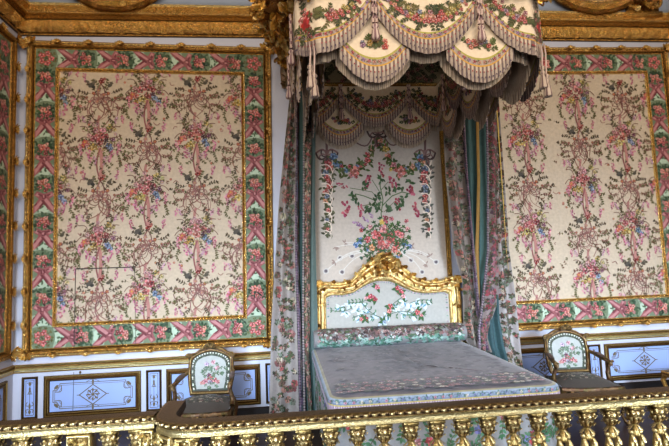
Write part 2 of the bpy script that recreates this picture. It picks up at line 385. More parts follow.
def leafcurl(mb,o,dirv,up,L,w,curl,col,n=5):
    o=Vector(o); d=Vector(dirv).normalized(); up=Vector(up).normalized(); s=d.cross(up).normalized(); P=[]
    for i in range(n+1):
        t=i/n; a=curl*t*t; c=o+d*(L*t*math.cos(a*.7))+up*(L*(.25*math.sin(PI*t)+t*math.sin(a)*.6))
        ww=w*math.sin(PI*min(1,.15+t*.85))**.7*(1+.18*math.cos(t*18))
        P.append([c+s*ww*x+up*(.22*w*(1-abs(x)*1.9)+(.12*w if abs(x)==.5 else 0)) for x in (-1,-.5,0,.5,1)])
    mb.grid(P,lambda i,j:jit(col,20))
def acluster(mb,pts,out,sc,n,col,seed=1):
    rnd=random.Random(seed)
    for i in range(n):
        k=rnd.random()*(len(pts)-1); a=int(k); f=k-a
        p=[pts[a][q]*(1-f)+pts[a+1][q]*f for q in range(3)]; w=pts[a][3]*(1-f)+pts[a+1][3]*f
        while True:
            nv=Vector((rnd.uniform(-1,1),rnd.uniform(-1,.35),rnd.uniform(-1,1)))
            if .2<nv.length<1: break
        nv.normalize(); q=Vector(p[:3])+nv*w*.82
        t=nv.cross(Vector((rnd.uniform(-1,1),rnd.uniform(-1,1),rnd.uniform(-1,1)))).normalized()
        d=(t+Vector((0,0,-.35))).normalized()
        leafcurl(mb,q,d,nv,sc*rnd.uniform(.6,1.2),sc*.28*rnd.uniform(.7,1.2),rnd.uniform(1.0,2.4),col if rnd.random()<.5 else (GL if rnd.random()<.6 else GD))
    for a in range(len(pts)-1):
        mb.tube([pts[a][:3],pts[a+1][:3]],[pts[a][3]*.8,pts[a+1][3]*.8],(150,108,52),8)
# scroll consoles on the cornice
def console(px,name,seed,Yc=-.27):
    mb=MB(); x,z=bp(px,14,Yc); 
    for q in(-1,1):
        pts=[]
        for i in range(26):
            a=i/25*2.6*PI; r=.16*(1-i/32); pts.append((x+q*(.17-r*math.cos(a)),Yc,z+.2+r*math.sin(a)))
        mb.tube(pts,[.04*(1-i/40) for i in range(26)],G,7)
    mb.box(x-.3,x+.3,Yc-.0,Yc+.14,z-.02,z+.05,G); mb.box(x-.24,x+.24,Yc,Yc+.14,z+.05,z+.5,GD)
    acluster(mb,[(x-.1,Yc-.03,z+.1,.1),(x+.1,Yc-.03,z+.3,.12)],(0,-1,0),.14,30,G,seed)
    return struct(mb.build(name,GOLD))
console(645,'trim_4',3)
# dado rail
mb=MB()
DR=[(0,ZD-.115),(.012,ZD-.112),(.02,ZD-.095),(.02,ZD-.085),(.04,ZD-.075),(.045,ZD-.05),(.03,ZD-.04),(.03,ZD-.032),(.05,ZD-.022),(.055,ZD-.004),(.045,ZD),(0,ZD)]
sweep(mb,[(XL+.002,-10),(XL+.002,-.002),(XR-.002,-.002),(XR-.002,-10)],DR,.3,[GD,G,(210,190,140),(150,150,150),(214,190,128),PGL,GD,GDK,PG,G,G,G])
struct(mb.build('trim_8',GOLDP,smooth=False))
# panelling below the rail
pn=[0]
def boiserie(x0,x1,z0=.125,z1=.668,wide=True,plane='b'):
    "gilt-framed panel with painted arabesque, plane b: back wall (x), l: left wall (y)"
    mb=MB()
    T=(lambda x,z,h:(x,-h,z)) if plane=='b' else (lambda x,z,h:(XL+h,x,z))
    cor=[T(x0,z1,.003),T(x1,z1,.003),T(x1,z0,.003),T(x0,z0,.003)]
    n_=(0,-1,0) if plane=='b' else (1,0,0)
    w=.075 if wide else .03
    quadframe(mb,cor,n_,[(0,0),(0.004,.02),(w*.3,.026),(w*.45,.012),(w*.7,.022),(w*.85,.018),(w,.002)],[GDK,PGD,PG,GDK,PGD,GDK],.5)
    nm='trim_%d'%(9+pn[0]); pn[0]+=1
    root=struct(mb.build(nm,GOLDP,smooth=False))
    A=Art(.004); ln=(112,98,72); a0,a1,b0,b1=x0+w+.04,x1-w-.04,z0+w+.035,z1-w-.035
    if wide:
        e=.085
        for k,o in ((0,.009),(.022,.005)):
            c0,c1,d0,d1=a0+k,a1-k,b0+k,b1-k
            L=[(c0+e,d0),(c1-e,d0),(c1-e,d0+.03),(c1-.05,d0+e),(c1,d0+e),(c1,d1-e),(c1-.05,d1-e),(c1-e,d1-.03),(c1-e,d1),(c0+e,d1),(c0+e,d1-.03),(c0+.05,d1-e),(c0,d1-e),(c0,d0+e),(c0+.05,d0+e),(c0+e,d0+.03),(c0+e,d0)]
            A.stroke(L,o,ln)
        for sx in(a0,a1):
            for sz in (b0,b1):
                q=1 if sx==a0 else -1; r=1 if sz==b0 else -1
                for i in range(5): A.leaf(sx+q*.03,sz+r*.03,math.atan2(r,q)+ (i-2)*.5,.05,.02,ln)
                A.curve((sx+q*.02,sz+r*.1),(sx+q*.1,sz+r*.02),.5*q*r,.01,ln)
        cx,cz=(a0+a1)/2,(b0+b1)/2; R_=.15
        A.stroke([(cx-R_*1.15,cz),(cx,cz+R_*.85),(cx+R_*1.15,cz),(cx,cz-R_*.85),(cx-R_*1.15,cz)],.012,ln)
        A.stroke([(cx-R_*1.35,cz),(cx-R_*1.1,cz)],.01,ln);A.stroke([(cx+R_*1.1,cz),(cx+R_*1.35,cz)],.01,ln)
        for k in range(8):
            a=k*PI/4; A.curve((cx,cz),(cx+.085*math.cos(a),cz+.075*math.sin(a)),.5,.009,ln); A.leaf(cx+.03*math.cos(a),cz+.03*math.sin(a),a,.06,.022,ln)
        A.blob(cx,cz,.02,.02,0,ln)
        for zz in (b0,b1): A.leaf(cx,zz,PI/2,.035,.03,ln); A.leaf(cx,zz,-PI/2,.035,.03,ln); A.curve((cx-.09,zz),(cx+.09,zz),.2,.007,ln)
    else:
        cx=(x0+x1)/2
        A.stroke([(x0+.05,z0+.05),(x1-.05,z0+.05),(x1-.05,z1-.05),(x0+.05,z1-.05),(x0+.05,z0+.05)],.007,ln)
        for zc,q in ((z1-.12,1),(z0+.12,-1)):
            A.leaf(cx,zc,q*PI/2,.06,.035,ln); A.leaf(cx,zc,-q*PI/2,.1,.025,ln)
            for s in(-1,1): A.curve((cx,zc),(cx+s*.035,zc+q*.04),s*.6,.008,ln); A.curve((cx,zc-q*.05),(cx+s*.03,zc-q*.1),-s*.6,.008,ln)
        A.stroke([(cx,z0+.2),(cx,z1-.2)],.006,ln)
    mb=MB()
    mb.poly([T(x0+w,z0+w,.003),T(x1-w,z0+w,.003),T(x1-w,z1-w,.003),T(x0+w,z1-w,.003)],(160,180,226))
    A.emit(mb,T); o=mb.build('painted_panel',mat('panel_paint_%d'%pn[0],.5,0,None,4,.02,10,0),root,smooth=False)
for x0,x1,w in ((-4.826,-4.626,0),(-4.551,-3.311,1),(-3.246,-3.043,0),(-2.984,-1.722,1),(-1.653,-1.45,0)): boiserie(x0,x1,wide=bool(w))
for x0,x1,w in ((1.50,1.70,0),(1.77,3.005,1),(3.075,3.275,0),(3.336,4.60,1),(4.66,4.86,0)): boiserie(x0,x1,wide=bool(w))
boiserie(-.75+-.7,-.16,wide=True,plane='l'); boiserie(-3.2,-1.65,wide=True,plane='l')
# ---------------------------------------------------------------- framed tapestries
def ornament_mesh(big=False):
    mb=MB(); s=1.35 if big else .85
    for k in range(7):
        a=PI*k/6; leafcurl(mb,(.01*math.cos(a),-.012,.005),(math.cos(a)*1.2,-.25,math.sin(a)*.8+.1),(0,-1,0),.062*s,.017*s,1.2,GL if k%2 else G)
    for q in(-1,1):
        leafcurl(mb,(q*.015,-.01,-.01),(q,-.1,-.25),(0,-1,0),.10*s,.02*s,1.,G); leafcurl(mb,(q*.02,-.015,0),(q,-.2,.25),(0,-1,0),.085*s,.015*s,1.6,GL)
        leafcurl(mb,(q*.005,-.012,-.01),(q*.5,-.2,-1),(0,-1,0),.055*s,.016*s,1.4,GD)
    mb.ell((0,-.028,0),(.018*s,.016,.018*s),GL,8,5)
    return mb
_om=ornament_mesh(); _oc=ornament_mesh(True)
_proto={}
def put_orn(parent,loc,rot,big=False,rz=0,name='shell_ornament'):
    key=big
    if key not in _proto:
        o=(_oc if big else _om).build(name,GOLD,parent); _proto[key]=o.data
    else:
        o=bpy.data.objects.new(name,_proto[key]); C.objects.link(o); o.parent=parent
    o.location=loc; o.rotation_mode='XYZ'
    o.matrix_local=Matrix.Translation(loc)@Matrix.Rotation(rz,4,'Z')@Matrix.Rotation(rot,4,'Y'); return o
def tapestry(label,cor,plane,cols,phase,border_h=(0,),W=2.6):
    """cor: TL,TR,BR,BL in (s,z) on the wall; cols = motif column positions"""
    TL,TR,BR,BL=cor
    if plane=='b': T=lambda s,z,h:(s,-h,z); n_=(0,-1,0); rz=0
    else: T=lambda s,z,h:(XL+h,s,z); n_=(1,0,0); rz=PI/2
    t=thing('framed_tapestry',label,'tapestry',T((TL[0]+TR[0])/2,min(BL[1],BR[1]),0)); lo=Vector(t.location)
    def bl(u,v): # bilinear over outer rectangle, u right, v up
        a=[BL[k]*(1-u)+BR[k]*u for k in(0,1)]; b=[TL[k]*(1-u)+TR[k]*u for k in (0,1)]
        return a[0]*(1-v)+b[0]*v, a[1]*(1-v)+b[1]*v
    Wd=TR[0]-TL[0]; Hd=((TL[1]-BL[1])+(TR[1]-BR[1]))/2
    def MM(s,z,h): # local rect coordinates (0..Wd,0..Hd) -> world minus origin
        x,y=bl(s/Wd,z/Hd); p=T(x,y,h); return (p[0]-lo.x,p[1]-lo.y,p[2]-lo.z)
    # outer frame
    mb=MB(); c4=[MM(0,Hd,.002),MM(Wd,Hd,.002),MM(Wd,0,.002),MM(0,0,.002)]
    quadframe(mb,c4,n_,[(0,0),(.003,.03),(.02,.045),(.035,.035),(.05,.05,.006,lambda u,v:rope(u,v,.06)),(.075,.04),(.09,.022),(.105,.02,.008,beads),(.115,.0)],[GDK,G,GL,GD,G,GD,GDK,G],.03)
    fr=mb.build('gilt_frame',GOLD,t)
    nx=max(3,round(Wd/.44)); nz=max(3,round(Hd/.44))
    for i in range(nx+1):
        for zz,r in ((Hd,0),(0,PI)):
            big=i in(0,nx); s=i/nx*Wd
            if big: put_orn(fr,MM(.05 if i==0 else Wd-.05,zz+(-.05 if zz else .05),.045),(-PI/4 if i==0 else PI/4) if zz else (-3*PI/4 if i==0 else 3*PI/4),True,rz,'corner_ornament')
            else: put_orn(fr,MM(s,zz+(-.035 if zz else .035),.045),r,False,rz)
    for i in range(1,nz):
        for s,r in ((.045,-PI/2),(Wd-.045,PI/2)): put_orn(fr,MM(s,i/nz*Hd,.045),r,False,rz)
    # border cloth
    mb=MB(); b0,b1=.115,.385
    cs=[[(b0,Hd-b0),(Wd-b0,Hd-b0),(Wd-b1,Hd-b1),(b1,Hd-b1)],[(Wd-b0,Hd-b0),(Wd-b0,b0),(Wd-b1,b1),(Wd-b1,Hd-b1)],[(b0,b0),(Wd-b0,b0),(Wd-b1,b1),(b1,b1)],[(b0,b0),(b0,Hd-b0),(b1,Hd-b1),(b1,b1)]]
    for q in cs: mb.poly([MM(a,b,.006) for a,b in q],(122,136,108))
    A=Art(.008,1.6e-5,420); bw=b1-b0
    nu=max(2,round((Wd-2*b1)/.5)); Lu=(Wd-2*b1)/nu
    for i in range(nu):
        for z0 in (b0,Hd-b1):
            border_unit(A,(lambda i_,z_:(lambda s,t_:(b1+i_*Lu+s,z_+t_)))(i,z0),Lu,bw,0)
    nv=max(2,round((Hd-2*b1)/.5)); Lv=(Hd-2*b1)/nv
    for i in range(nv):
        for s0 in (b0,Wd-b1):
            border_unit(A,(lambda i_,s_:(lambda s,t_:(s_+t_,b1+i_*Lv+s)))(i,s0),Lv,bw,0)
    for cx in ((b0+b1)/2,Wd-(b0+b1)/2):
        for cz in((b0+b1)/2,Hd-(b0+b1)/2):
            A.reset(); 
            for a in np.arange(0,6.2,.6): A.sprig(cx,cz,a,.12,GR,3,.035)
            for k in range(5): A.rose(cx+.07*math.cos(k*1.25),cz+.07*math.sin(k*1.25),.045,(210,112,106))
    A.emit(mb,MM); mb.build('floral_border',CLOTH,t,smooth=False)
    # gilt fillet
    mb=MB(); f=b1-.005; quadframe(mb,[MM(f,Hd-f,.004),MM(Wd-f,Hd-f,.004),MM(Wd-f,f,.004),MM(f,f,.004)],n_,[(0,0),(.002,.02),(.02,.03),(.036,.016),(.046,.024),(.058,.0)],[GDK,GL,G,GD,GL],.6)
    mb.build('gilt_fillet',GOLD,t,smooth=False)
    # field
    f0=b1+.045; mb=MB(); n=12
    mb.grid([[MM(f0+(Wd-2*f0)*i/n,f0+(Hd-2*f0)*j/n,.006) for j in range(n+1)] for i in range(n+1)],(203,186,162))
    A=Art(.008,1.1e-5,900)
    for ci,(cx,ph) in enumerate(cols):
        k=0
        z=Hd+ph
        while z>-1:
            ribbonspray(A,cx,z); bouquet(A,cx-.01,z-.56); z-=1.38
    A.reset(); fillers(A,f0,Wd-f0,f0,Hd-f0,230)
    clip_art(A,f0,Wd-f0,f0,Hd-f0)
    A.emit(mb,MM); fl=mb.build('woven_field',CLOTH,t,smooth=False)
    return t,MM,Wd,Hd
wl=(-4.836,5.28),(-1.456,5.2),(-1.516,.914),(-4.826,.914)
Wd=3.37
def colpos(xs,x0): return [x-x0 for x in xs]
cl=[(x+4.833,ph) for x,ph in ((-4.46,-1.5+.69),(-3.84,-.90),(-3.2,-.90-.69+.0),(-2.52,-.90),(-1.84,-.9-.69))]
cl=[(cx,ph) for cx,ph in cl]
cl[1]=(cl[1][0],-.86); cl[2]=(cl[2][0],-1.55+1.38); cl[3]=(cl[3][0],-.80); cl[4]=(cl[4][0],-.2); cl[0]=(cl[0][0],-.2)
# phases: first ribbon spray height below the top edge; the odd columns start half a drop higher
tl,ML,WL,HL=tapestry('gilt-framed floral tapestry left of the bed, with a jib door cut through it',wl,'b',cl,0)
wr=(1.48,5.225),(4.844,5.259),(4.844,.924),(1.49,.924)
cr=[(x-1.48,ph) for x,ph in ((1.95,-.9),(2.62,-.25),(3.3,-.85)) ]
cr=[(bp(520,60,0)[0]-1.48,-.85),(bp(573,60,0)[0]-1.48,-.2),(bp(613,60,0)[0]-1.48+.05,-.88),(bp(655,60,0)[0]-1.48-.02,-.2)]
tr,MR,WR,HR=tapestry('gilt-framed floral tapestry right of the bed, above the right-hand armchair',wr,'b',cr,0)
# left wall tapestry, seen edge-on
def bpx(x,y,X):
    d=_f+_R*(x-334.5)/FL-_U*(y-223)/FL; t=(X-CP[0])/d[0]; p=CP+t*d; return float(p[1]),float(p[2])
y1=bpx(17.5,70,XL)[0]
tp=tapestry('gilt-framed floral tapestry on the side wall, at the far left',((-3.6,5.25),(-.13,5.25),(-.13,.93),(-3.6,.93)),'l',[(3.0,-.8),(2.35,-.2),(1.7,-.8),(1.05,-.2),(.45,-.8)],0)
# jib door seams + keyhole on left tapestry
mb=MB()
def seam(a,b,w=.007,h=.012):
    (x0,z0),(x1,z1)=a,b
    dx,dz=x1-x0,z1-z0; l=math.hypot(dx,dz); n0,n1=-dz/l*w/2,dx/l*w/2
    mb.poly([(x0+n0,-h,z0+n1),(x1+n0,-h,z1+n1),(x1-n0,-h,z1-n1),(x0-n0,-h,z0-n1)],(70,62,60))
a=bp(76,269,0); b=bp(135,267,0); a2=bp(74.5,352,0); b2=bp(136,347,0)
seam(a,b,.013,.016); seam(a,a2,.009,.016); seam(b,b2,.006,.016); seam(bp(74,372,0),bp(73,415,0),.006,.008)
d=struct(mb.build('door_1',LINEM,smooth=False))
mb=MB(); k=bp(80.5,372,0); mb.ell((k[0],-.012,k[1]),(.016,.01,.016),PGD,8,5); mb.box(k[0]-.004,k[0]+.004,-.022,-.012,k[1]-.035,k[1],GDK); mb.build('keyhole_escutcheon',GOLDP,d)
# ---------------------------------------------------------------- headcloth on the wall behind the bed
CREAM=(226,212,192)
HY=-.012
hc=thing('embroidered_headcloth','cream silk wall hanging embroidered with garlands and a flower vase spray behind the headboard','wall hanging',(0,HY,1.0))
hx0,hx1=-.98,1.06
TH=lambda s,z,h:(s,-h,z-1.0)
mb=MB(); mb.grid([[TH(hx0+(hx1-hx0)*i/8,.1+4.5*j/12,0) for j in range(13)] for i in range(9)],(198,187,174))
A=Art(.003,2.5e-5,400)
def hp(x,y): return bp(x,y,HY)
def rosec(px,py,r,c): A.rose(*hp(385+(px-385)*1.25,243+(py-243)*1.15),r*1.12,jit(c,10))
# centre bouquet (pixels surveyed on the photograph)
cx,cy=hp(385,243)
for k in range(44): 
    a=k*.25; A.sprig(cx+.09*math.cos(a),cy+.04*math.sin(a),a,.2+.12*random.random(),random.choice(((62,92,56),(84,112,66),(70,100,80))),4,.045)
for px,py,r,c in ((377,236,.06,(222,130,128)),(384,231,.06,(230,150,146)),(390,238,.06,(214,112,112)),(382,245,.06,(226,146,142)),(394,245,.05,(206,98,90)),(371,240,.045,(210,104,104)),(398,236,.045,(220,130,130)),(403,231,.035,(226,150,150)),(388,252,.045,(220,130,90)),(380,254,.04,(214,150,90)),(373,229,.035,(226,160,160)),(396,252,.04,(224,160,120)),(366,232,.03,(200,90,96)),(390,222,.035,(216,130,136)),(402,224,.03,(206,110,116))): rosec(px,py,r,c)
for i in range(12): rosec(385+random.uniform(-12,12),243+random.uniform(-10,8),.045,random.choice(((214,116,110),(222,146,136),(200,96,90),(216,160,110))))
for px,py,r in ((360,241,.055),(356,245,.045),(405,244,.055),(410,247,.045),(398,256,.035),(367,249,.035)): A.rose(*hp(px,py),r,(112,142,186))
for px,py,a in ((368,222,2.3),(364,228,2.7),(372,218,2.0),(360,224,2.9)): x,z=hp(px,py); A.lilac(x,z,a,.12,(164,124,160))
for px,py in ((382,222),(392,258),(376,258)): x,z=hp(px,py); A.daisy(x,z,.05,(214,186,104))
# tall central stem with drooping blossoms
A.reset()
x0,z0=hp(384,226)
def st(pts,w=.014,c=(92,116,72)): A.stroke([hp(*p) for p in pts],w,c)
st([(384,228),(381,214),(383,200),(380,186),(381,172)])
st([(382,212),(374,200),(364,196),(356,194)]);st([(383,204),(372,192),(362,190),(350,188)],.009);st([(382,206),(392,196),(402,192),(410,194)]);st([(382,196),(376,186),(372,180)],.009);st([(381,190),(388,182),(394,184)],.009)
st([(383,212),(370,204),(362,206)],.009,(120,112,84)); st([(384,212),(394,202),(404,204)],.009,(120,112,84))
for px,py,L,w,a in ((381,163,.2,.05,-1.5),(370,176,.2,.06,-2.0),(392,177,.2,.065,-1.45),(409,187,.13,.065,-1.0),(346,202,.2,.07,-1.75),(361,205,.16,.05,-1.7),(396,199,.16,.055,-1.3),(414,203,.2,.06,-1.3),(347,188,.16,.035,2.7),(385,216,.1,.04,-1.4)):
    x,z=hp(px,py); A.lilac(x,z,a,L*1.1,(170,84,98),w*1.7); 
for px,py in ((376,196),(388,192),(352,196),(364,186),(396,188),(402,186),(404,198),(398,206),(372,208),(378,210),(388,208),(380,180),(376,203),(392,210),(356,200),(410,182),(402,204),(368,208)):
    x,z=hp(px,py)
    for k in range(6): A.leaf(x+random.uniform(-.03,.03),z+random.uniform(-.03,.03),random.random()*6.2,.07,.034,jit((78,100,66),18))
# festoons from centre bow to side bows
A.reset()
for (xa,ya,xb,yb,sg) in ((376,141,334,158,1),(381,141,421,158,-1)):
    n=22
    for i in range(n+1):
        t=i/n; px=xa+(xb-xa)*t; py=ya+(yb-ya)*t+22*math.sin(PI*t)**.9; th=.05+.05*math.sin(PI*t); x,z=hp(px,py)
        for k in range(4): A.leaf(x+random.uniform(-th,th)*.8,z+random.uniform(-th,th)*.8,random.random()*6.2,.08,.036,jit((92,104,60),22))
        c=random.choice(((214,122,112),(208,98,96),(226,160,130),(218,188,100),(120,146,176),(222,140,140)))
        if i%2==0: A.rose(x+random.uniform(-th,th)*.5,z+random.uniform(-th,th)*.5,.04+.02*random.random(),c)
        if i%3==1: A.rose(x+random.uniform(-th,th)*.8,z+random.uniform(-th,th)*.8,.03,random.choice(((124,150,182),(214,186,100),(190,80,80))))
    x,z=hp((xa+xb)/2,ya+30); A.rose(x,z,.075,(222,138,124)); 
# bows
rb=(132,104,100)
x,z=hp(378,135); A.reset(); A.stroke([(x,z+.3),(x,z)],.03,rb); A.bow(x,z,.17,rb)
A.curve((x-.1,z-.05),(x-.32,z-.12),.35,.02,rb);A.curve((x+.1,z-.05),(x+.34,z-.1),-.35,.02,rb)
for px,pb in ((327,(326,125)),(425,(425,125))):
    A.reset(); x,z=hp(px,157); A.stroke([hp(*pb),(x,z)],.035,rb); A.bow(x,z,.17,rb)
    # hanging drop
    for i in range(16):
        t=i/15; py=164+(70*t); xx,zz=hp(px+ (1.2 if px<400 else 2.5)*t,py); w=.1*(1-.55*t)
        for k in range(7): A.leaf(xx+random.uniform(-w,w),zz,random.random()*6.2,.07,.035,jit((98,98,72) if px<400 else (88,88,76),20))
        if i%2==0 or t<.5: A.rose(xx+random.uniform(-w,w)*.5,zz,w*.6,random.choice(((206,114,104),(196,96,90),(214,150,110),(120,130,150))))
        A.curve((xx+(-1)**i*w,zz+.05),(xx-(-1)**i*w*.8,zz-.06),.3,.014,(236,222,206))
# tied white sprays with roundels beside the headboard
A.reset()
for q,base in ((-1,(374,252)),(1,(396,252))):
    for px,py,e in ((345,243,0),(352,256,1),(336,247,0),(340,258,1),(326,271,1),(342,272,1),(335,262,0)) if q<0 else ((412,246,0),(420,254,0),(411,260,1),(436,262,1),(422,272,1),(430,256,0),(426,264,0)):
        a=hp(*base); b=hp(px,py); A.curve(a,b,.12*q,.012,(214,210,202),6)
        if e: A.blob(*b,.045,.042,0,(206,202,194),9); A.blob(*b,.03,.028,0,(140,132,134),8); A.blob(*b,.014,.013,0,(70,62,70),6)
        else:
            for k in range(5): A.leaf(*b,random.random()*6,.06,.02,(160,140,130))
A.emit(mb,TH); mb.build('embroidered_field',CLOTH,hc,smooth=False)
mb=MB()
for x0,x1 in ((hx0-.01,hx0+.05),(hx1-.05,hx1+.01)):
    mb=MB(); mb.box(x0,x1,-.035,0,-.1,3.6,(190,150,80)); mb.build('gilt_edge_braid',GOLD,hc,smooth=False)
# ---------------------------------------------------------------- bed
BZ=.84; BX0,BX1,BYF=-1.02,1.075,-2.85
bed=thing('state_bed','gilt carved state bed with flower-embroidered headboard, under the draped canopy','bed',(0,-1.5,0))
def bl_(p): return (p[0],p[1]+1.5,p[2])
mb=MB(); mb.box(-.96,.98,-2.7+1.5,-.25+1.5,.32,.78,(200,190,180)); mb.build('mattress',CLOTH,bed,smooth=False)
mb=MB(); mb.box(-.99,1.01,-2.74+1.5,-.2+1.5,.2,.33,(130,96,50)); mb.build('bed_frame',GOLDP,bed,smooth=False)
for lx in(-.9,.92):
    for ly in(-2.6,-.35):
        mb=MB(); mb.lathe([(.03,0),(.05,.03),(.035,.06),(.05,.14),(.06,.2),(.0,.21)],lx,ly+1.5,G); mb.build('leg',GOLDP,bed)
# headboard: outline surveyed in pixels at Y=-.17
HBY=-.17
outer=[(316,352),(316,300),(316,284),(322,281.5),(340,282),(352,279),(361,268),(368,262),(377,255),(383,252),(390,255),(399,262),(406,268),(416,277),(426,280),(440,280),(452,275.5),(459,277),(461,300),(463,346)]
inner=[(327,350),(326,310),(326,298),(331,295.5),(342,295.5),(353,293),(361,288),(369,283.5),(377,281),(383,281),(390,281.5),(397,284.5),(405,288.5),(414,292),(424,293.5),(435,293),(444,292),(448,294),(449,310),(451,344)]
def dens(P,n=6):
    o=[]
    for i in range(len(P)-1):
        for k in range(n): o.append((P[i][0]+(P[i+1][0]-P[i][0])*k/n,P[i][1]+(P[i+1][1]-P[i][1])*k/n))
    o.append(P[-1]); return o
O=[bp(*p,HBY) for p in dens(outer)]; I=[bp(*p,HBY) for p in dens(inner)]
mb=MB(); P=[]; u=0
for i,(o,q) in enumerate(zip(O,I)):
    if i: u+=math.hypot(o[0]-O[i-1][0],o[1]-O[i-1][1])
    row=[]
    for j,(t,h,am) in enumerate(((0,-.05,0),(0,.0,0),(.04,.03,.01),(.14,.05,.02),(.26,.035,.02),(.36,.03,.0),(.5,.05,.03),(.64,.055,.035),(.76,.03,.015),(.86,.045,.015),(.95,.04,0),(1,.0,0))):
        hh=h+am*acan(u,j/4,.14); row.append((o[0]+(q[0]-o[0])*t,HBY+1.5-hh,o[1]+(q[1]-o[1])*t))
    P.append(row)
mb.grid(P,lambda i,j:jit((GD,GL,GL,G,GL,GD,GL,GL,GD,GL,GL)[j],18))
hfm=mb
mb=MB(); rnd=random.Random(5)
x,z=bp(385,266,HBY)
for k in range(44):
    a=rnd.uniform(0,2*PI); r=rnd.uniform(0,.12); leafcurl(mb,(x+r*1.3*math.cos(a),HBY+1.5-.06,z+r*math.sin(a)*.9),(math.cos(a),-.3,math.sin(a)+.3),(0,-1,0),.1,.035,1.4,rnd.choice((G,GL,GD)))
for k in range(9): a=PI*k/8; mb.ell((x+.1*math.cos(a),HBY+1.5-.09,z-.0+.1*math.sin(a)),(.022,.02,.03),GL,7,5,-(a-PI/2))
mb.build('carved_crest',GOLDC,bed)
mb=hfm
for i in range(0,len(O)-1,3):
    o,q=O[i],I[i]
    if i%9==0 or True:
        t=.05 if (i//3)%2 else .5
        for s in(-1,1): leafcurl(mb,(o[0]+(q[0]-o[0])*t,HBY+1.5-.05,o[1]+(q[1]-o[1])*t),(s*.8,-.2,.5*rnd.uniform(-1,1)),(0,-1,0),.085,.026,1.5,rnd.choice((G,GL,GD)))
for (px,py) in ((319,284),(457,279)):
    x,z=bp(px,py,HBY); mb.ell((x,HBY+1.5-.04,z+.01),(.06,.05,.05),G,10,7)
    for k in range(8): leafcurl(mb,(x,HBY+1.5-.07,z),(math.cos(k*.8),-.3,math.sin(k*.8)),(0,-1,0),.085,.03,1.5,rnd.choice((G,GL)))
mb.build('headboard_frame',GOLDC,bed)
mb=MB(); mb.face([mb.vert((q[0],HBY+1.5-.012,q[1])) for q in I],(174,172,164))
A=Art(.004); A2=lambda s,z,h:(s,HBY+1.5-.012-h,z)
def hb(px,py): return bp(px,py,HBY)
for i in range(0,len(I)-1):  # blue-green dotted edging
    cx_,cz_=hb(385,312); a=I[i]; k=.035
    A.blob(a[0]+(cx_-a[0])*k,a[1]+(cz_-a[1])*k,.016,.012,0,jit((120,140,130) if i%2 else (176,150,160),14),6)
A.reset()
for px,py in ((350,305),(356,310),(362,304),(366,313),(345,312),(340,308),(396,306),(404,302),(410,308),(415,302),(402,314),(420,306),(374,318),(388,316),(382,322),(360,318),(412,316),(426,304)):
    x,z=hb(px,py)
    for k in range(5): A.leaf(x,z,random.random()*6.2,.085,.035,jit((206,222,230),10))
    A.leaf(x,z,random.random()*6.2,.07,.028,(112,150,168)); A.leaf(x,z,random.random()*6.2,.06,.022,(90,120,100))
for a,b,c in (((352,308),(330,310),.1),((410,303),(432,301),.1),((366,300),(348,302),.1),((398,312),(426,314),-.1),((382,318),(360,300),.1),((384,318),(404,296),.1),((381,318),(352,318),-.15),((386,316),(418,316),.15)):
    A.curve(hb(*a),hb(*b),c,.01,(98,116,100)); 
    for t in (.3,.5,.7,.9): 
        p,q=hb(*a),hb(*b)
        for s in(-1,1): A.leaf(p[0]+(q[0]-p[0])*t,p[1]+(q[1]-p[1])*t,math.atan2(q[1]-p[1],q[0]-p[0])+s*.9,.05,.022,jit((96,124,96),16))
for px,py,r,c in ((371,297,.05,(206,96,104)),(366,298,.03,(226,160,160)),(377,287,.04,(212,120,126)),(375,299,.035,(180,60,70)),(400,292,.05,(206,96,104)),(397,288,.035,(190,70,76)),(403,296,.035,(226,160,160)),(365,318,.045,(190,50,56)),(361,319,.03,(216,120,120)),(390,306,.04,(206,104,100)),(389,311,.035,(220,130,120)),(417,312,.04,(204,96,96)),(421,315,.025,(216,130,130)),(384,322,.03,(150,170,190))):
    x,z=hb(px,py)
    for k in range(3): A.leaf(x,z,random.random()*6.2,.09,.04,(66,98,60))
    A.rose(x,z,r,c)
A.emit(mb,A2); mb.build('headboard_panel',CLOTH,bed,smooth=False)
# coverlet
cv=thing('floral_coverlet','mauve-grey woven coverlet with blue flowered border and tasselled fringe spread over the bed','coverlet',(0,-1.5,.84))
def cover_pt(u,v):
    """u across -1..1 (drop beyond the edges), v 0 back .. 1 front edge, >1 drop"""
    pass
def roundrect(inset,drop):
    "perimeter: from back left, round the front, to back right"
    x0,x1,yf,yb=BX0+inset,BX1-inset,BYF+inset,-.2; r=max(.03,.16-inset*.4); pts=[]
    nL=34
    for i in range(nL): pts.append((x0,yb+(yf+r-yb)*i/nL))
    for k in range(9): a=PI+PI/2*k/8; pts.append((x0+r+r*math.cos(a),yf+r+r*math.sin(a)))
    nF=52
    for i in range(1,nF): pts.append((x0+r+(x1-x0-2*r)*i/nF,yf))
    for k in range(9): a=1.5*PI+PI/2*k/8; pts.append((x1-r+r*math.cos(a),yf+r+r*math.sin(a)))
    for i in range(nL,-1,-1): pts.append((x1,yb+(yf+r-yb)*i/nL))
    return pts
rows=[]; 
LEV=[(1.0465,.02),(.9,.025),(.7,.03),(.5,.035),(.3,.032),(.2,.026),(.12,.018),(.07,.008),(.045,0.),(.02,-.008),(.006,-.02),(0,-.038),(0,-.052),(-.006,-.062)]
ccol=[(106,97,98)]*7+[(108,99,100),(150,144,116),(146,160,176),(142,158,174),(128,140,162),(146,140,106),(0,0,0)]
cf=[roundrect(max(0,min(1.0465,i)),0) for i,_ in LEV]
mb=MB(); nper=len(cf[0]); P=[]
for i in range(nper):
    row=[]
    for (ins,dz),pp in zip(LEV,cf):
        x,y=pp[i]
        if ins<0: x+=0
        row.append((x,y+1.5,dz+.0+.035*max(0,min(1,(y+2.6)/2.2))*(1 if dz>-.02 else 1)))
    P.append(row)
mb.grid(P,lambda i,j:jit(ccol[j],4))
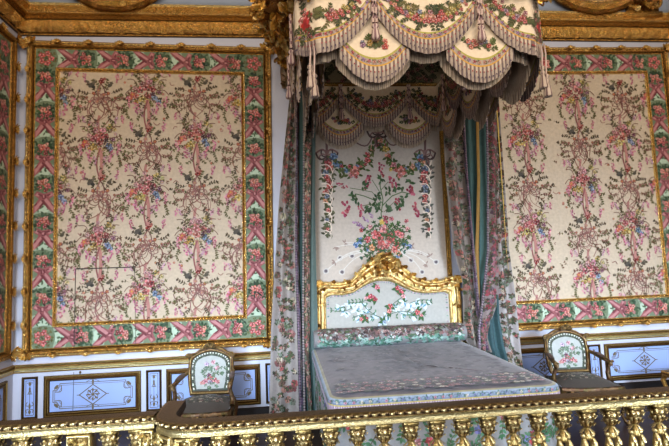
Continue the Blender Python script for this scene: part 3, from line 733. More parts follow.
# centre strip closing the top
A=Art(.003,1.5e-5,300)
def topz(x,y): return .03+.035*max(0,min(1,(y+2.6)/2.2))
TC=lambda s,y,h:(s,y+1.5,topz(s,y)+h)
for i in range(420):
    x=random.uniform(-.85,.88); y=random.uniform(-2.5,-.6); c=jit((92,82,84),6)
    A.blob(x,y,random.uniform(.02,.05),random.uniform(.02,.05),random.random()*3,c,6)
    if i%2: A.leaf(x,y,random.random()*6,.1,.03,jit((122,112,110),6))
for x in np.arange(-.9,.95,.062):
    for y in (-2.48,-2.58,-2.67,-2.75):
        y+=random.uniform(-.03,.03)
        for k in range(4): A.leaf(x+random.uniform(-.03,.03),y,random.random()*6,.08,.035,jit(random.choice(((72,78,60),(100,78,76),(64,60,58))),12))
        A.rose(x+random.uniform(-.02,.02),y,.03,jit(random.choice(((160,96,98),(172,124,120),(120,92,112),(196,184,164))),10))
A.emit(mb,TC)
# border flowers on the rounded edge
A=Art(.002,1.5e-5,120); pf=cf[10]; L=[0]
for i in range(1,len(pf)): L.append(L[-1]+math.dist(pf[i],pf[i-1]))
def EM(s,z,h):
    i=max(0,min(len(L)-2,int(np.searchsorted(L,s))-1)); f=(s-L[i])/max(1e-6,(L[i+1]-L[i]))
    a,b=pf[i],pf[i+1]; x=a[0]+(b[0]-a[0])*f; y=a[1]+(b[1]-a[1])*f; dx,dy=b[0]-a[0],b[1]-a[1]; l=math.hypot(dx,dy) or 1
    nx,ny=dy/l*-1*-1,-dx/l
    nx,ny=(dy/l,-dx/l); 
    # outward is away from the bed centre
    if nx*(x-0)+ny*(y+1.5)<0: nx,ny=-nx,-ny
    o=h+.008
    return (x+nx*o,y+ny*o+1.5,z+.035*max(0,min(1,(y+2.6)/2.2)))
s=.05
while s<L[-1]-.05:
    A.reset(); 
    for k in range(4): A.leaf(s,-.032,random.random()*6,.032,.015,jit((90,120,110),16))
    A.rose(s,-.032,.014,random.choice(((120,130,170),(186,130,150),(200,190,170)))); A.curve((s+.02,-.035),(s+.055,-.026),.4,.005,(110,120,140)); s+=.07
A.emit(mb,EM); mb.build('woven_cloth',VELV,cv)
# fringe and embroidered skirt to the floor
mb=MB(); P=[]
base=cf[-1]; pts=resample(base,.012)
for i,p in enumerate(pts):
    w=.004*math.sin(i*1.9); P.append([(p[0]+(p[0]>0 or -1)*w*0,p[1]+1.5-(.006+w if p[1]<-2.5 else 0),z+.035*max(0,min(1,(p[1]+2.6)/2.2))) for z in (-.05,-.062,-.115)])
mb.grid(P,lambda i,j:((150,120,160) if i%2 else (214,204,208)) if j else (196,180,120)); mb.build('fringe',CLOTH,cv,smooth=False)
mb=MB(); P=[]; Mx=[]
pts=resample([(p[0]*.985,p[1]+.02) for p in roundrect(.02,0)],.03); UL=[0]
for i,p in enumerate(pts):
    if i: UL.append(UL[-1]+math.dist(p[:2],pts[i-1][:2]))
def skp(s,z,h):
    i=max(0,min(len(pts)-2,int(np.searchsorted(UL,s))-1)); f=(s-UL[i])/max(1e-6,UL[i+1]-UL[i]); a,b=pts[i],pts[i+1]
    x=a[0]+(b[0]-a[0])*f; y=a[1]+(b[1]-a[1])*f; d=b-a; l=np.linalg.norm(d[:2]) or 1; nx,ny=d[1]/l,-d[0]/l
    if nx*x+ny*(y+1.5)<0: nx,ny=-nx,-ny
    o=h+.012*math.sin(s*26)*min(1,-z/.3)
    return (x+nx*o,y+ny*o+1.5,z)
mb.grid([[skp(UL[i],z,0) for z in (-.07,-.2,-.4,-.6,-.79)] for i in range(len(pts))],(156,154,152))
A=Art(.004,2e-5,200)
for i in range(150):
    s=random.uniform(.1,UL[-1]-.1); z=random.uniform(-.72,-.16)
    A.sprig(s,z,random.random()*6.2,.16,(84,122,88),4,.05); 
    if i%2: A.rose(s,z,.04,random.choice(((190,110,130),(130,130,180),(214,150,150),(196,90,90),(160,130,170))))
A.emit(mb,skp); mb.build('embroidered_skirt',CLOTH,cv,smooth=False)
# bolster
bo=thing('round_bolster','long floral bolster with green leafwork lying across the head of the bed','bolster',(.03,-.42,.903))
mb=MB(); n=40; A=Art(.003,2e-5,200)
def BM(s,a,h):
    e=1-.12*max(0,(abs(s)-.9)/.12)**2; ry=(.17+h)*e; rz=(.128+h)*e
    return (s,-ry*math.cos(a),.112+rz*math.sin(a))
def BV(s,v,h): return BM(s,v/.15,h)
mb.grid([[BM(-1.02+2.04*i/n,a,0) for a in np.linspace(0,2*PI,17)[:-1]] for i in range(n+1)],lambda i,j:(124,116,114) if 2<j<8 else (134,132,130),closev=True)
for sx in(-1.02,1.02): mb.poly([BM(sx,a,0) for a in np.linspace(0,2*PI,17)[:-1]],(170,150,150))
for i in range(420):
    x=random.uniform(-.97,.97); v=random.uniform(-.12,.2)
    g=random.choice(((96,136,118),(150,176,164),(70,100,84))) if v<.01 else random.choice(((92,78,74),(84,96,72),(126,100,96),(64,56,56)))
    for k in range(3): A.leaf(x,v,random.random()*6.2,.055,.026,jit(g,16))
for i in range(120):
    A.rose(random.uniform(-.97,.97),random.uniform(-.02,.17),random.uniform(.016,.03),random.choice(((150,98,94),(176,140,132),(206,206,200),(126,86,80),(196,196,190))))
A.emit(mb,BV); mb.build('bolster_cover',CLOTH,bo)
# ---------------------------------------------------------------- canopy
cn=thing('bed_canopy','carved gilt bed canopy with double scalloped flower-embroidered valances and long fringe','canopy',(0,-1.5,3.4))
def w2l(p): return (p[0],p[1]+1.5,p[2]-3.4)
class Path:
    def __init__(s,pts):
        s.p=[np.array(q,float) for q in pts]; s.L=[0]
        for i in range(1,len(s.p)): s.L.append(s.L[-1]+float(np.linalg.norm(s.p[i]-s.p[i-1])))
        s.c=s.L[-1]/2
    def at(s,u):
        u=u+s.c; i=max(0,min(len(s.L)-2,int(np.searchsorted(s.L,u))-1)); f=(u-s.L[i])/(s.L[i+1]-s.L[i]); a,b=s.p[i],s.p[i+1]
        q=a+(b-a)*f; d=(b-a)/np.linalg.norm(b-a); n=np.array((d[1],-d[0]))
        # soften normals near corners
        return q,n
def valance(path,out,zt,cl,ropes,ztop,rootname,light_gain=1.0,inner=False,zs=0.,tass=None,seed=1,endl=None):
    """cream scalloped cloth in front swags + rear pendants, flowered band, fringe; out=+1 normals used as is"""
    rnd=random.Random(seed); S0,S1=-path.c,path.c
    def M(off):
        def f(s,z,h):
            q,n=path.at(max(S0,min(S1,s))); o=(off+h)*out; return w2l((q[0]+n[0]*o,q[1]+n[1]*o,z))
        return f
    root=None
    D=tuple
    dm=lambda c:tuple(v*light_gain for v in c)
    cre=dm((226,208,182)); band=dm((206,188,178)); ye=dm((172,164,84)); oc=dm((206,158,70)); 
    def piece(s0,s1,top,low,bh,fh,off,step=.0095,lining=False,mbx=None,A=None):
        mf=M(off); n=max(4,int((s1-s0)/step)); rowsv=[]
        P=[]
        for i in range(n+1):
            s=s0+(s1-s0)*i/n; lo=low(s); tp=max(lo+.002,top(s)); B=bh; Fh=fh
            rip=.004*math.sin(s*2*PI/.038)+.004*math.sin(s*2*PI/.11)
            zz=[tp,lo+(tp-lo)*.66,lo+(tp-lo)*.33,lo,lo-B*.24,lo-B*.84,lo-B,lo-B-Fh*.3,lo-B-Fh*.7,lo-B-Fh]
            oo=[0,.004,.008,.012,.016,.016,.014,.012+rip,.012+rip*1.6,.006+rip*1.6]
            P.append([mf(s,z,o) for z,o in zip(zz,oo)])
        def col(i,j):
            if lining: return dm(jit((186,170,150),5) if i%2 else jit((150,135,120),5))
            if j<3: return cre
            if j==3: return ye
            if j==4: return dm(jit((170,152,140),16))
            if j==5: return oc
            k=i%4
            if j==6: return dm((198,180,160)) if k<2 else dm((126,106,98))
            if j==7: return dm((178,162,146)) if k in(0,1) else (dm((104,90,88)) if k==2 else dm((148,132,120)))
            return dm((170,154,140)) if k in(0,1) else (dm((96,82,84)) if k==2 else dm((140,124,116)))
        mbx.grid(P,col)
        if A is not None and not lining:
            s=s0+.02
            while s<s1-.02:
                lo=low(s)-bh*.5
                A.reset(); 
                for k in range(3): A.leaf(s,lo,rnd.random()*6,.028,.014,dm(jit((96,104,72),12)))
                A.rose(s,lo,.017,dm(rnd.choice(((176,96,100),(150,110,150),(170,80,80),(190,130,110)))))
                s+=.048
            s=s0+.02
            while s<s1-.02:
                A.reset()
                lo=low(s)-bh-fh*.35; A.blob(s,lo-.0,.006,.01,0,dm((150,60,66)),5); A.blob(s+.012,lo-fh*.35,.006,.01,0,dm((78,62,84)),5); s+=.036
    def U(t): return 1-abs(2*t-1)**2.05
    # pendants at ropes
    mb=MB(); A=Art(.018,1.5e-5,200)
    HW=.32
    for r in ropes:
        if r-HW<S0-.2 or r+HW>S1+.2: pass
        s0,s1=max(S0,r-HW),min(S1,r+HW)
        low=lambda s,r=r:zs+3.80-.225*(1-abs((s-r)/HW)**2.1)+.145+.085
        piece(s0,s1,lambda s:zs+4.3,low,.085,.145,-.0,mbx=mb,A=A)
        A.reset(); z0=zs+3.90
        for k in range(9): a=rnd.uniform(0,PI); A.sprig(r+rnd.uniform(-.08,.08),z0,a,.1,dm((92,100,60)),3,.035)
        for k in range(8): A.rose(r+rnd.uniform(-.13,.13),z0+rnd.uniform(-.0,.07),.026,dm(rnd.choice(((186,86,74),(196,116,96),(156,120,140),(190,150,80),(116,116,130)))))
    A.emit(mb,M(0)); pend=mb.build('pendant_scallop',CLOTH,cn)
    # swags between ropes
    mb=MB(); A=Art(.02,1.5e-5,160)
    seq=[None]+list(ropes)+[None]
    for a,b in zip(seq[:-1],seq[1:]):
        if a is None: b_=b; a_=b-(ropes[1]-ropes[0]); s0,s1=S0,b
        elif b is None: a_=a; b_=a+(ropes[-1]-ropes[-2]); s0,s1=a,S1
        else: a_,b_=a,b; s0,s1=a,b
        low=lambda s,a_=a_,b_=b_:zs+4.42-.39*U((s-a_)/(b_-a_))
        piece(s0,s1,lambda s:zs+ztop,low,.068,.132,.035,mbx=mb,A=A)
        mid=(a_+b_)/2; W2=(b_-a_)/2
        for i in range(15):
            t=-0.72+1.44*i/14; s=mid+W2*t; z=zs+4.42-.39*(1-abs(t)**2.05)+.085+.05*(1-abs(t))
            if not(s0+.03<s<s1-.03) or (not inner and .93<abs(s)<1.3): continue
            A.reset()
            for k in range(4): A.sprig(s,z,rnd.random()*6.2,.06+.05*(1-abs(t)),dm(rnd.choice(((84,88,56),(104,100,60),(64,72,52)))),4,.03)
            rr=.022+.034*(1-abs(t))
            rr*=.75; A.rose(s+rnd.uniform(-.01,.01),z,rr,dm(rnd.choice(((190,108,96),(172,84,78),(200,140,118),(140,112,126),(170,148,84))))); A.rose(s+.02,z-.03,rr*.7,dm((176,92,88)))
            if i%2: A.rose(s+.03,z+.05,rr*.7,dm(rnd.choice(((176,84,82),(128,130,150),(180,160,96),(160,110,110)))))
    if not inner:
        for q in(-1,1):
            A.reset()
            for k in range(14): A.sprig(q*1.1+rnd.uniform(-.04,.04),4.13+rnd.uniform(-.08,.1),rnd.random()*6.2,.1,dm(rnd.choice(((72,80,50),(96,96,58)))),3,.035)
            for dx,dz,r,c in ((0,.0,.055,(180,50,48)),(.03,.07,.05,(190,70,66)),(-.04,.05,.045,(206,130,120)),(-.05,-.03,.045,(206,140,124)),(.03,-.05,.045,(150,44,44)),(-.02,.13,.04,(206,140,130)),(.04,-.11,.03,(110,60,60))): A.rose(q*1.1+dx,4.13+dz,r,dm(c))
            A.sprig(q*1.1,4.25,PI/2+.3,.14,(84,84,56),4,.035)
    A.emit(mb,M(.035)); sw=mb.build('swag_valance',CLOTH,cn)
    # lining layer behind
    mb=MB()
    for r in ropes:
        s0,s1=max(S0,r-HW-.03),min(S1,r+HW+.03)
        piece(s0,s1,lambda s:zs+4.3,lambda s,r=r:zs+3.80-.235*(1-abs((s-r)/(HW+.03))**2.1)+.13+.085,.085,.15,-.11,lining=True,mbx=mb)
    for a,b in zip(ropes[:-1],ropes[1:]):
        piece(a,b,lambda s:zs+4.4,lambda s,a_=a,b_=b:zs+4.40-.39*U((s-a_)/(b_-a_)),.055,.16,-.1,lining=True,mbx=mb)
    mb.build('valance_lining',CLOTH,cn)
    # ropes with tassels over the swag joints
    for r in ropes:
        mb=MB(); q,n=path.at(r); o=.07*out; x,y=q[0]+n[0]*o,q[1]+n[1]*o; zb=zs+4.03
        for k in(-1,1):
            d=np.array((-n[1],n[0]))*.018*k
            mb.tube([w2l((x+d[0]*math.cos(i),y+d[1]*math.cos(i),zs+4.45-(.42)*i/12)) for i in range(11)],.016,lambda i,j:dm((196,172,160)) if (i+j)%3 else dm((120,92,96)),6)
        mb.lathe([(0,zb+.07-3.4),(.03,zb+.05-3.4),(.034,zb+.03-3.4),(.018,zb+.015-3.4),(.03,zb-.0-3.4),(.042,zb-.07-3.4),(.035,zb-.09-3.4),(0,zb-.09-3.4)],x,y+1.5,lambda i,j:dm((206,184,172)) if j%2 else dm((136,106,108)),12)
        mb.build('rope_tassel',CLOTH,cn)
HWc=.98
pO=Path([(-1.17,-1.35),(-1.15,-2.69),(-.98,-2.85),(.98,-2.85),(1.15,-2.69),(1.17,-1.35)])
c_=pO.c
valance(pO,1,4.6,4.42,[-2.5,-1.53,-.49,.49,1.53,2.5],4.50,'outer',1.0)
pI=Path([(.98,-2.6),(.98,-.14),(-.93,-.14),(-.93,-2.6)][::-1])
valance(pI,1,4.6,4.42,[-3.0,-2.2,-1.4,-.5,.5,1.4,2.2,3.0],4.44,'inner',1.14,True,zs=.115,seed=4)  # inner cloth colours brightened to offset the shade under the canopy
# canopy inside: tester cloth, frieze and gilt moulding
mb=MB(); 
mb.poly([w2l(p) for p in ((-1.28,-.02,4.98),(1.28,-.02,4.98),(1.16,-2.7,4.98),(-1.16,-2.7,4.98))],(120,108,92))
mb.poly([w2l(p) for p in ((-1.28,-.02,5.02),(-1.16,-2.7,5.02),(1.16,-2.7,5.02),(1.28,-.02,5.02))],(120,108,92)); mb.build('tester_cloth',CLOTH,cn,smooth=False)
mb=MB(); A=Art(.003,2e-5,160)
FM=lambda s,z,h:w2l((s,-.045-h,z))
mb.grid([[FM(-1.2+2.4*i/6,4.6+.4*j,0) for j in range(2)] for i in range(7)],(150,140,112))
for i in range(130):
    s=random.uniform(-1.1,1.1); z=random.uniform(4.68,4.96); A.sprig(s,z,random.random()*6.2,.1,jit((78,82,56),10),4,.04)
    if i%2: A.rose(s,z,.035,random.choice(((150,96,84),(130,74,66),(170,130,110))))
A.emit(mb,FM); mb.build('tester_frieze',CLOTH,cn,smooth=False)
mb=MB(); P=[]
for i in range(80):
    x=-1.1+2.2*i/79; P.append([w2l((x,-.06-o,z)) for o,z in ((0,4.5),(.05,4.51),(.06+.01*acan(x,0.3,.1),4.55),(.05,4.58),(.07,4.6),(.04,4.64),(0,4.65))])
mb.grid(P,lambda i,j:jit((G,GD,GDK,G,GL,GD)[j],10)); mb.build('tester_moulding',GOLD,cn)
# carved gilt cornice of the canopy
mb=MB(); pr_=[(-.05,4.44),(.03,4.43),(.06,4.46,.02),(.09,4.51,.04),(.10,4.57,.04),(.11,4.62,.02),(.15,4.65),(.16,4.70),(.14,4.74,.03),(.16,4.80,.03),(.2,4.84),(.2,4.88),(-.05,4.9)]
pp=[(p[0],p[1]) for p in pO.p]
pp=pp[1:-1]
sweep(mb,[tuple(q) for q in pp],[(o,z)+tuple(r) for (o,z,*r) in pr_],.02,[GDK,G,G,G,G,GL,G,GD,G,G,GL,GD,GDK])
for k,v in enumerate(mb.v): mb.v[k]=w2l(v)
mb.build('gilt_cornice',GOLD,cn)
def fest(x0,x1,z,dip,nm):
    mb=MB(); rnd=random.Random(int(abs(x0*100)))
    for i in range(46):
        t=rnd.random(); x=x0+(x1-x0)*t; zz=z-dip*math.sin(PI*t)
        leafcurl(mb,w2l((x,-2.95,zz)),(rnd.uniform(-1,1),-.3,rnd.uniform(-1,.4)),(0,-1,0),.09,.035,1.6,rnd.choice((G,GL,GD)))
    mb.build(nm,GOLD,cn)
fest(-.93,-.55,4.5,.09,'carved_garland'); fest(.56,.9,4.5,.1,'carved_garland'); fest(-.3,.3,4.54,.02,'carved_garland')
def acl(pts,sc,n,nm,seed):
    mb=MB(); acluster(mb,[(*w2l(p[:3]),p[3]) for p in pts],(0,-1,0),sc,n,(226,176,88),seed); return mb.build(nm,GOLDC,cn)
for q in(-1,1): 
    x0,x1=sorted((q*.98,q*1.3)); acl([(q*1.0,-2.98,4.52,.07),(q*1.12,-2.92,4.5,.09),(q*1.24,-2.8,4.5,.1)],.13,50,'corner_carving',8+q)
# gilt console where the canopy meets the wall
def cps(l,Y): return [(*[bp(x,y,Y)[0],Y,bp(x,y,Y)[1]],w) for x,y,w in l]
cl_=[]
for px,py,Y,w_ in ((296,-75,-2.7,.27),(282,-32,-2.3,.3),(276,-2,-1.7,.27),(277,16,-1.2,.21),(281,34,-.8,.15),(287,50,-.4,.1),(291,62,-.2,.05)):
    x_,z_=bp(px,py,Y); cl_.append((x_,Y,z_,w_))
acl(cl_,.16,520,'side_carving',21)
cr_=[(-p[0],p[1],p[2],p[3]) for p in cl_]; acl(cr_,.17,160,'side_carving',22)
for q in(-1,1):
    mb=MB(); x0,z0=bp(284,62,-.12); x1,z1=bp(284,88,-.12); x0=q*abs(x0); 
    P=[w2l((x0+q*.02,-.12,z0+.35)),w2l((x0-q*.02,-.14,z0)),w2l((x0,-.16,(z0+z1)/2)),w2l((x0+q*.01,-.1,z1))]
    mb.tube(P,[.1,.07,.06,.03],lambda i,j:jit((170,150,120),20),8)
    for k in range(10): leafcurl(mb,(x0,-.16+1.5,z0-3.4+.1-.05*k),(q*random.uniform(-1,1),-.4,-.6),(0,-1,0),.1,.035,1.4,(150,126,90))
    mb.build('wall_bracket',WOODG,cn)
# hanging tassels at the canted corners
for q in(-1,1):
    for dx,z0,sc in ((0,3.86,1.),(.05,3.84,1.25)):
        mb=MB(); x=q*1.09+ (dx if q<0 else -dx*.2); y=-2.86; L=.26*sc if sc<1.1 else .34
        x=q*1.08-(.0 if dx==0 else -.035); zt=3.95
        mb.tube([w2l((x,y,zt)),w2l((x+.01,y,zt-.1)),w2l((x,y,zt-L+.04))],.008,(196,172,160),6)
        z=zt-L-3.4
        mb.lathe([(0,z+.05),(.02,z+.04),(.028,z+.02),(.012,z+.0),(.024,z-.015),(.024,z-.035),(.016,z-.045),(.028,z-.07),(.04,z-.16),(.038,z-.17),(0,z-.17)],x,y+1.5,lambda i,j:(184,164,146) if j%3 else (112,90,86),15)
        mb.build('hanging_tassel',CLOTH,cn)
# ---------------------------------------------------------------- curtains
def curtain(name,label,strips,Y0,seed,tieY=None):
    rnd=random.Random(seed); first=strips[0]['k'][0]; ox,oz=bp(first[1],440,Y0); t=thing(name,label,'curtain',(ox,Y0,.0))
    for S in strips:
        ks=S['k']; n=S.get('n',8); Yo=S.get('y',0); col=S['c']; amp=S.get('amp',.03); fold=S.get('f',1)
        ks_=[]
        for y,xl,xr in ks:
            (a,z),(b,z2)=bp(xl,y,Y0+Yo),bp(xr,y,Y0+Yo); ks_.append(((z+z2)/2,a,b))
        def at(z,ks_=ks_):
            if z>=ks_[0][0]: return ks_[0][1:]
            for p,q in zip(ks_[:-1],ks_[1:]):
                if q[0]<=z<=p[0]:
                    f=(p[0]-z)/(p[0]-q[0]); return p[1]+(q[1]-p[1])*f,p[2]+(q[2]-p[2])*f
            return ks_[-1][1:]
        zt=S.get('zt',ks_[0][0]); zb=S.get('zb',ks_[-1][0])
        ph=rnd.random()*6
        def M(u,z,h,amp=amp,fold=fold,Yo=Yo,ph=ph):
            a,b=at(z); y=Y0+Yo-amp*(.5-.5*math.cos(2*PI*fold*u))-.012*math.sin(z*2+ph)-h
            return (a+(b-a)*u-ox,y-Y0,z)
        mb=MB(); nz=46
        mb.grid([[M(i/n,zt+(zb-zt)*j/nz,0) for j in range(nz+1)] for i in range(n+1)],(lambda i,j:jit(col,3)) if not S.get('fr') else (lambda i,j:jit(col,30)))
        if S.get('art'):
            A=Art(.004,1.5e-5,120); z=zt
            while z>zb+.05:
                w=max(.05,at(z)[1]-at(z)[0]); A.reset()
                for q in range(S.get('dens',2)+1):
                    u=rnd.uniform(.12,.88); r=rnd.random(); zz=z+rnd.uniform(-.05,.05)
                    for k in range(9):
                        an=rnd.random()*6.2; l=.05; g=jit(rnd.choice(((84,96,66),(64,76,54),(104,84,70),(76,66,60))),12)
                        A.add([(u+l*(c*math.cos(an)-s_*math.sin(an))/w,zz+l*(c*math.sin(an)+s_*math.cos(an))) for c,s_ in ((0,0),(.4,.28),(1,0),(.4,-.28))],g)
                    rr=rnd.choice((.016,.022,.03,.05)); cc=rnd.choice(S.get('pal',((170,96,94),(178,132,118),(126,78,76),(166,120,110),(116,92,80),(120,126,110),(186,172,150))))
                    for k in range(5): an=k*1.257+r; A.add([(u+(.5*rr*math.cos(an)+.5*rr*math.cos(b_))/w,zz+.5*rr*math.sin(an)+.5*rr*math.sin(b_)) for b_ in np.linspace(0,2*PI,6)[:-1]],jit(cc,14))
                    A.add([(u+.25*rr*math.cos(b_)/w,zz+.25*rr*math.sin(b_)) for b_ in np.linspace(0,2*PI,6)[:-1]],tuple(v*.6 for v in cc))
                z-=.085
            A.p=[([(min(.99,max(.01,a)),b) for a,b in pts],c,h) for pts,c,h in A.p]
            A.emit(mb,M)
        if S.get('fr')==2: # beaded edge
            for j in range(int((zt-zb)/.035)):
                z=zt-j*.035; p=M(.5,z,.006); mb.ell(p,(.016,.014,.016),jit(S['c2'],14),6,4)
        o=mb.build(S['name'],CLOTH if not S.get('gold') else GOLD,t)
    return t
FLO=(150,142,136); TEAL=(70,96,92); FR=(84,74,80); FRL=(196,182,180)
curtain('bed_curtain','floral silk bed curtain lined in blue-grey hanging left of the headboard',[
 dict(name='floral_panel',k=[(92,290,297),(130,286,296),(200,279,295),(260,275,295),(330,271,297),(420,269,299)],c=FLO,art=1,dens=3,amp=.09,f=1.5,n=18,y=-.08),
 dict(name='fringed_edge',k=[(92,295,298),(200,293,298),(260,294,298),(330,296,301),(420,298,303)],c=FR,fr=2,c2=(128,108,120),amp=.02,y=-.12,n=4),
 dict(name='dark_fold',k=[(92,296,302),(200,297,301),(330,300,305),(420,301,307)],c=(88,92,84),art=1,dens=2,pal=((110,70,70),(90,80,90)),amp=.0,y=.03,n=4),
 dict(name='blue_lining',k=[(92,299,306),(200,299,306),(300,300,307),(360,303,311),(420,306,315)],c=TEAL,amp=.05,f=1,y=.0,n=8),
 dict(name='embroidered_edge',k=[(92,304,312),(180,304,311),(260,304,310),(320,303,310),(350,304,309),(420,309,313)],c=(134,120,112),art=1,dens=3,amp=.04,y=-.06,n=6),
 dict(name='bead_trim',k=[(92,303,304.5),(180,303,304.5),(320,302,304),(420,303,306)],c=FR,fr=2,c2=(150,140,134),amp=.0,y=-.09,n=2),
 dict(name='blue_lining',k=[(92,310,316),(200,310,315),(260,309,316),(330,308,318),(420,312,322)],c=(96,112,106),amp=.03,y=.03,n=6),
],-.36,3)
curtain('bed_curtain','floral silk bed curtain with gilt braid and teal lining hanging right of the headboard',[
 dict(name='floral_panel',k=[(100,442,462),(180,446,466),(250,453,472),(280,462,475),(310,463,478),(335,464,484),(352,472,490)],c=(134,124,116),art=1,dens=3,amp=.09,f=1.5,n=18,y=-.02),
 dict(name='fringed_edge',k=[(100,461,463.5),(180,465,468),(250,471,474),(310,476,481),(350,484,490)],c=FR,fr=2,c2=(116,94,108),amp=.02,y=-.1,n=4),
 dict(name='blue_lining',k=[(100,462,477),(180,465,479),(250,471,478),(310,476,482),(350,483,490)],c=TEAL,amp=.09,f=2,y=.02,n=12),
 dict(name='gilt_braid',k=[(100,476,479),(180,477,480),(250,475,478.5),(318,478,481)],c=(150,118,62),amp=.015,y=-.09,n=4),
 dict(name='blue_lining',k=[(100,479,490),(180,480,490),(250,479,490),(318,481,488)],c=(84,112,108),amp=.06,y=-.01,n=8),
 dict(name='embroidered_edge',k=[(100,486,496),(180,488,497),(250,488,499),(300,482,499),(330,478,488),(352,480,486)],c=(136,122,118),art=1,dens=3,amp=.05,y=-.08,n=8,pal=((150,80,90),(160,108,112),(100,80,92),(140,66,74))),
 dict(name='bead_trim',k=[(100,485,487),(180,487,489),(250,487,489),(300,481,484),(330,477,480),(352,478,481)],c=FR,fr=2,c2=(142,126,134),amp=.0,y=-.14,n=2),
 dict(name='blue_lining',k=[(295,486,498),(320,484,500),(345,486,505),(372,496,512)],c=(60,86,88),amp=.09,f=2,y=.0,n=12),
 dict(name='floral_panel',k=[(100,490,497),(180,492,502),(250,495,507),(300,497,514),(340,500,518),(380,512,522)],c=(166,158,154),art=1,dens=3,amp=.07,f=1.5,n=14,y=-.03),
 dict(name='gilt_edge',k=[(100,496,498),(180,501,503),(250,506,508),(300,513,515)],c=(206,176,96),amp=.005,y=-.07,n=2),
],-.33,5)
# ---------------------------------------------------------------- armchairs
def build_chair(label,group=None):
    t=thing('gilt_armchair',label,'armchair')
    W1=(112,88,58); W2=(70,54,36); W3=(158,130,86)
    # seat
    mb=MB(); P=[]
    def so(v,k=1):
        w=.33-.05*(v); return w*k
    for i in range(15):
        a=-1+2*i/14; row=[]
        for j in range(11):
            v=j/10; y=-.36+.56*v; w=.335-.06*v
            fr=.05*(1-a*a)
            z=.435+.085*(1-abs(a)**3)*(1-abs(2*v-1)**3)
            row.append((a*w,y-(fr if v<.5 else 0)*(1-2*v if v<.5 else 0),z))
        P.append(row)
    mb.grid(P,(78,72,66))
    A=Art(.004,2e-5,100); SM=lambda s,y,h:(s,y,.435+.085*(1-abs(s/.3)**3)*(1-abs(2*(y+.36)/.56-1)**3)+h)
    for i in range(110):
        s=random.uniform(-.24,.24); y=random.uniform(-.33,.15)
        for k in range(3): A.leaf(s,y,random.random()*6,.06,.028,jit((64,62,48),14))
        A.rose(s,y,.022,random.choice(((116,80,72),(150,134,112),(86,84,92),(176,164,140))))
    A.emit(mb,SM)
    mb.build('seat_cushion',CLOTH,t)
    # seat rail, serpentine front
    mb=MB(); prm=[]
    n=16
    for i in range(n+1): a=-1+2*i/n; prm.append((a*.35,-.38-.05*(1-a*a)))
    prm+= [(.29,.22),(-.29,.22),(-.35,-.38)]
    P=[];L=0
    for i,(x,y) in enumerate(prm):
        bot=.33-(.03*math.cos(i/n*4*PI) if i<=n else 0)
        P.append([(x*.99,y*.99,.44),(x*1.02,y*1.02,.43),(x*1.03,y*1.03,.40),(x*1.0,y*1.0,.37),(x*1.02,y*1.02,bot+.01),(x*.98,y*.98,bot)])
    mb.grid(P,lambda i,j:jit((W2,W1,W2,W1,W1)[j],20)); 
    for k in (-.25,-.08,.08,.25): leafcurl(mb,(k,-.43-.04*(1-(k/.35)**2),.385),(1 if k>0 else -1,-.1,0),(0,-1,0),.09,.03,1.4,W3)
    leafcurl(mb,(0,-.445,.4),(0,-.1,-1),(0,-1,0),.08,.05,1.,W3)
    mb.build('seat_rail',WOODG,t)
    for sx,sy in ((-1,-1),(1,-1),(-1,1),(1,1)):
        mb=MB(); x0=sx*(.33 if sy<0 else .27); y0=-.37 if sy<0 else .2
        d=(sx*.7,sy*.7)
        pts=[(x0,y0,.4),(x0+d[0]*.03,y0+d[1]*.03,.33),(x0+d[0]*.02,y0+d[1]*.02,.22),(x0-d[0]*.02,y0-d[1]*.02,.1),(x0+d[0]*.01,y0+d[1]*.01,.03),(x0+d[0]*.04,y0+d[1]*.04,.015)]
        mb.tube(pts,[.04,.038,.026,.019,.018,.024],lambda i,j:jit(W1,16),9); mb.ell((x0+d[0]*.04,y0+d[1]*.04,.02),(.028,.028,.02),W3,8,5)
        mb.build('leg',WOODG,t)
    # back: frame outline + upholstered panel
    tl_=.16
    def BK(x,z,h=0):
        y=.2+(z-.45)*tl_; return (x,y-h,z)
    def outl(k):
        w=.275+k; pts=[]
        pts+= [(-w+.035,.47-k),(-w+.01,.6),(-w,.75),(-w+.01,.88)]
        pts+= [(-w-.004,.925),(-w+.025,.955),(-w+.075,.965),(-w*.55,1.0),(-w*.27,1.03),(0,1.045)]
        return pts+[(-x,z) for x,z in pts[::-1][1:]]
    O_=dens(outl(.0),3); il=[(-.205,.52),(-.222,.6),(-.232,.72),(-.232,.83),(-.222,.875),(-.195,.91),(-.155,.935),(-.105,.955),(-.055,.968),(0,.974)]; I_=dens(il+[(-x,z) for x,z in il[::-1][1:]],3)
    O_.append(O_[0]); I_.append(I_[0])
    # bottom rail closes between first and last
    mb=MB(); P=[]
    for i,(o,q) in enumerate(zip(O_,I_)):
        am=.008*math.sin(i*1.7)
        P.append([BK(o[0]*(1-t_)+q[0]*t_,o[1]*(1-t_)+q[1]*t_,h) for t_,h in ((.0,-.03),(0,.0),(.15,.022+am),(.4,.02),(.55,.032-am),(.8,.024),(1,.0))])
    mb.grid(P,lambda i,j:jit((W2,W3,W1,W2,W3,W1)[j],22))
    mb.face([mb.vert(BK(x,z,-.03)) for x,z in O_[:-1]],W2)
    bfm=mb; mb=MB()
    for k in range(9): a=PI*k/8; leafcurl(mb,BK(.015*math.cos(a),1.035,.03),(math.cos(a),-.1,.5*math.sin(a)+.05),(0,-1,0),.09,.028,1.3,W3 if k%2 else W1)
    mb.ell(BK(0,1.05,.035),(.03,.02,.03),W3,8,6)
    mb.build('carved_crest',WOODG,t); mb=bfm
    for sx in(-1,1): 
        for k in range(3): leafcurl(mb,BK(sx*.25,.93,.03),(sx*(k-1)*.8,-.1,.6),(0,-1,0),.07,.025,1.3,W3)
    mb.build('back_frame',WOODG,t)
    mb=MB(); ins=I_[:-1]; cz=.72
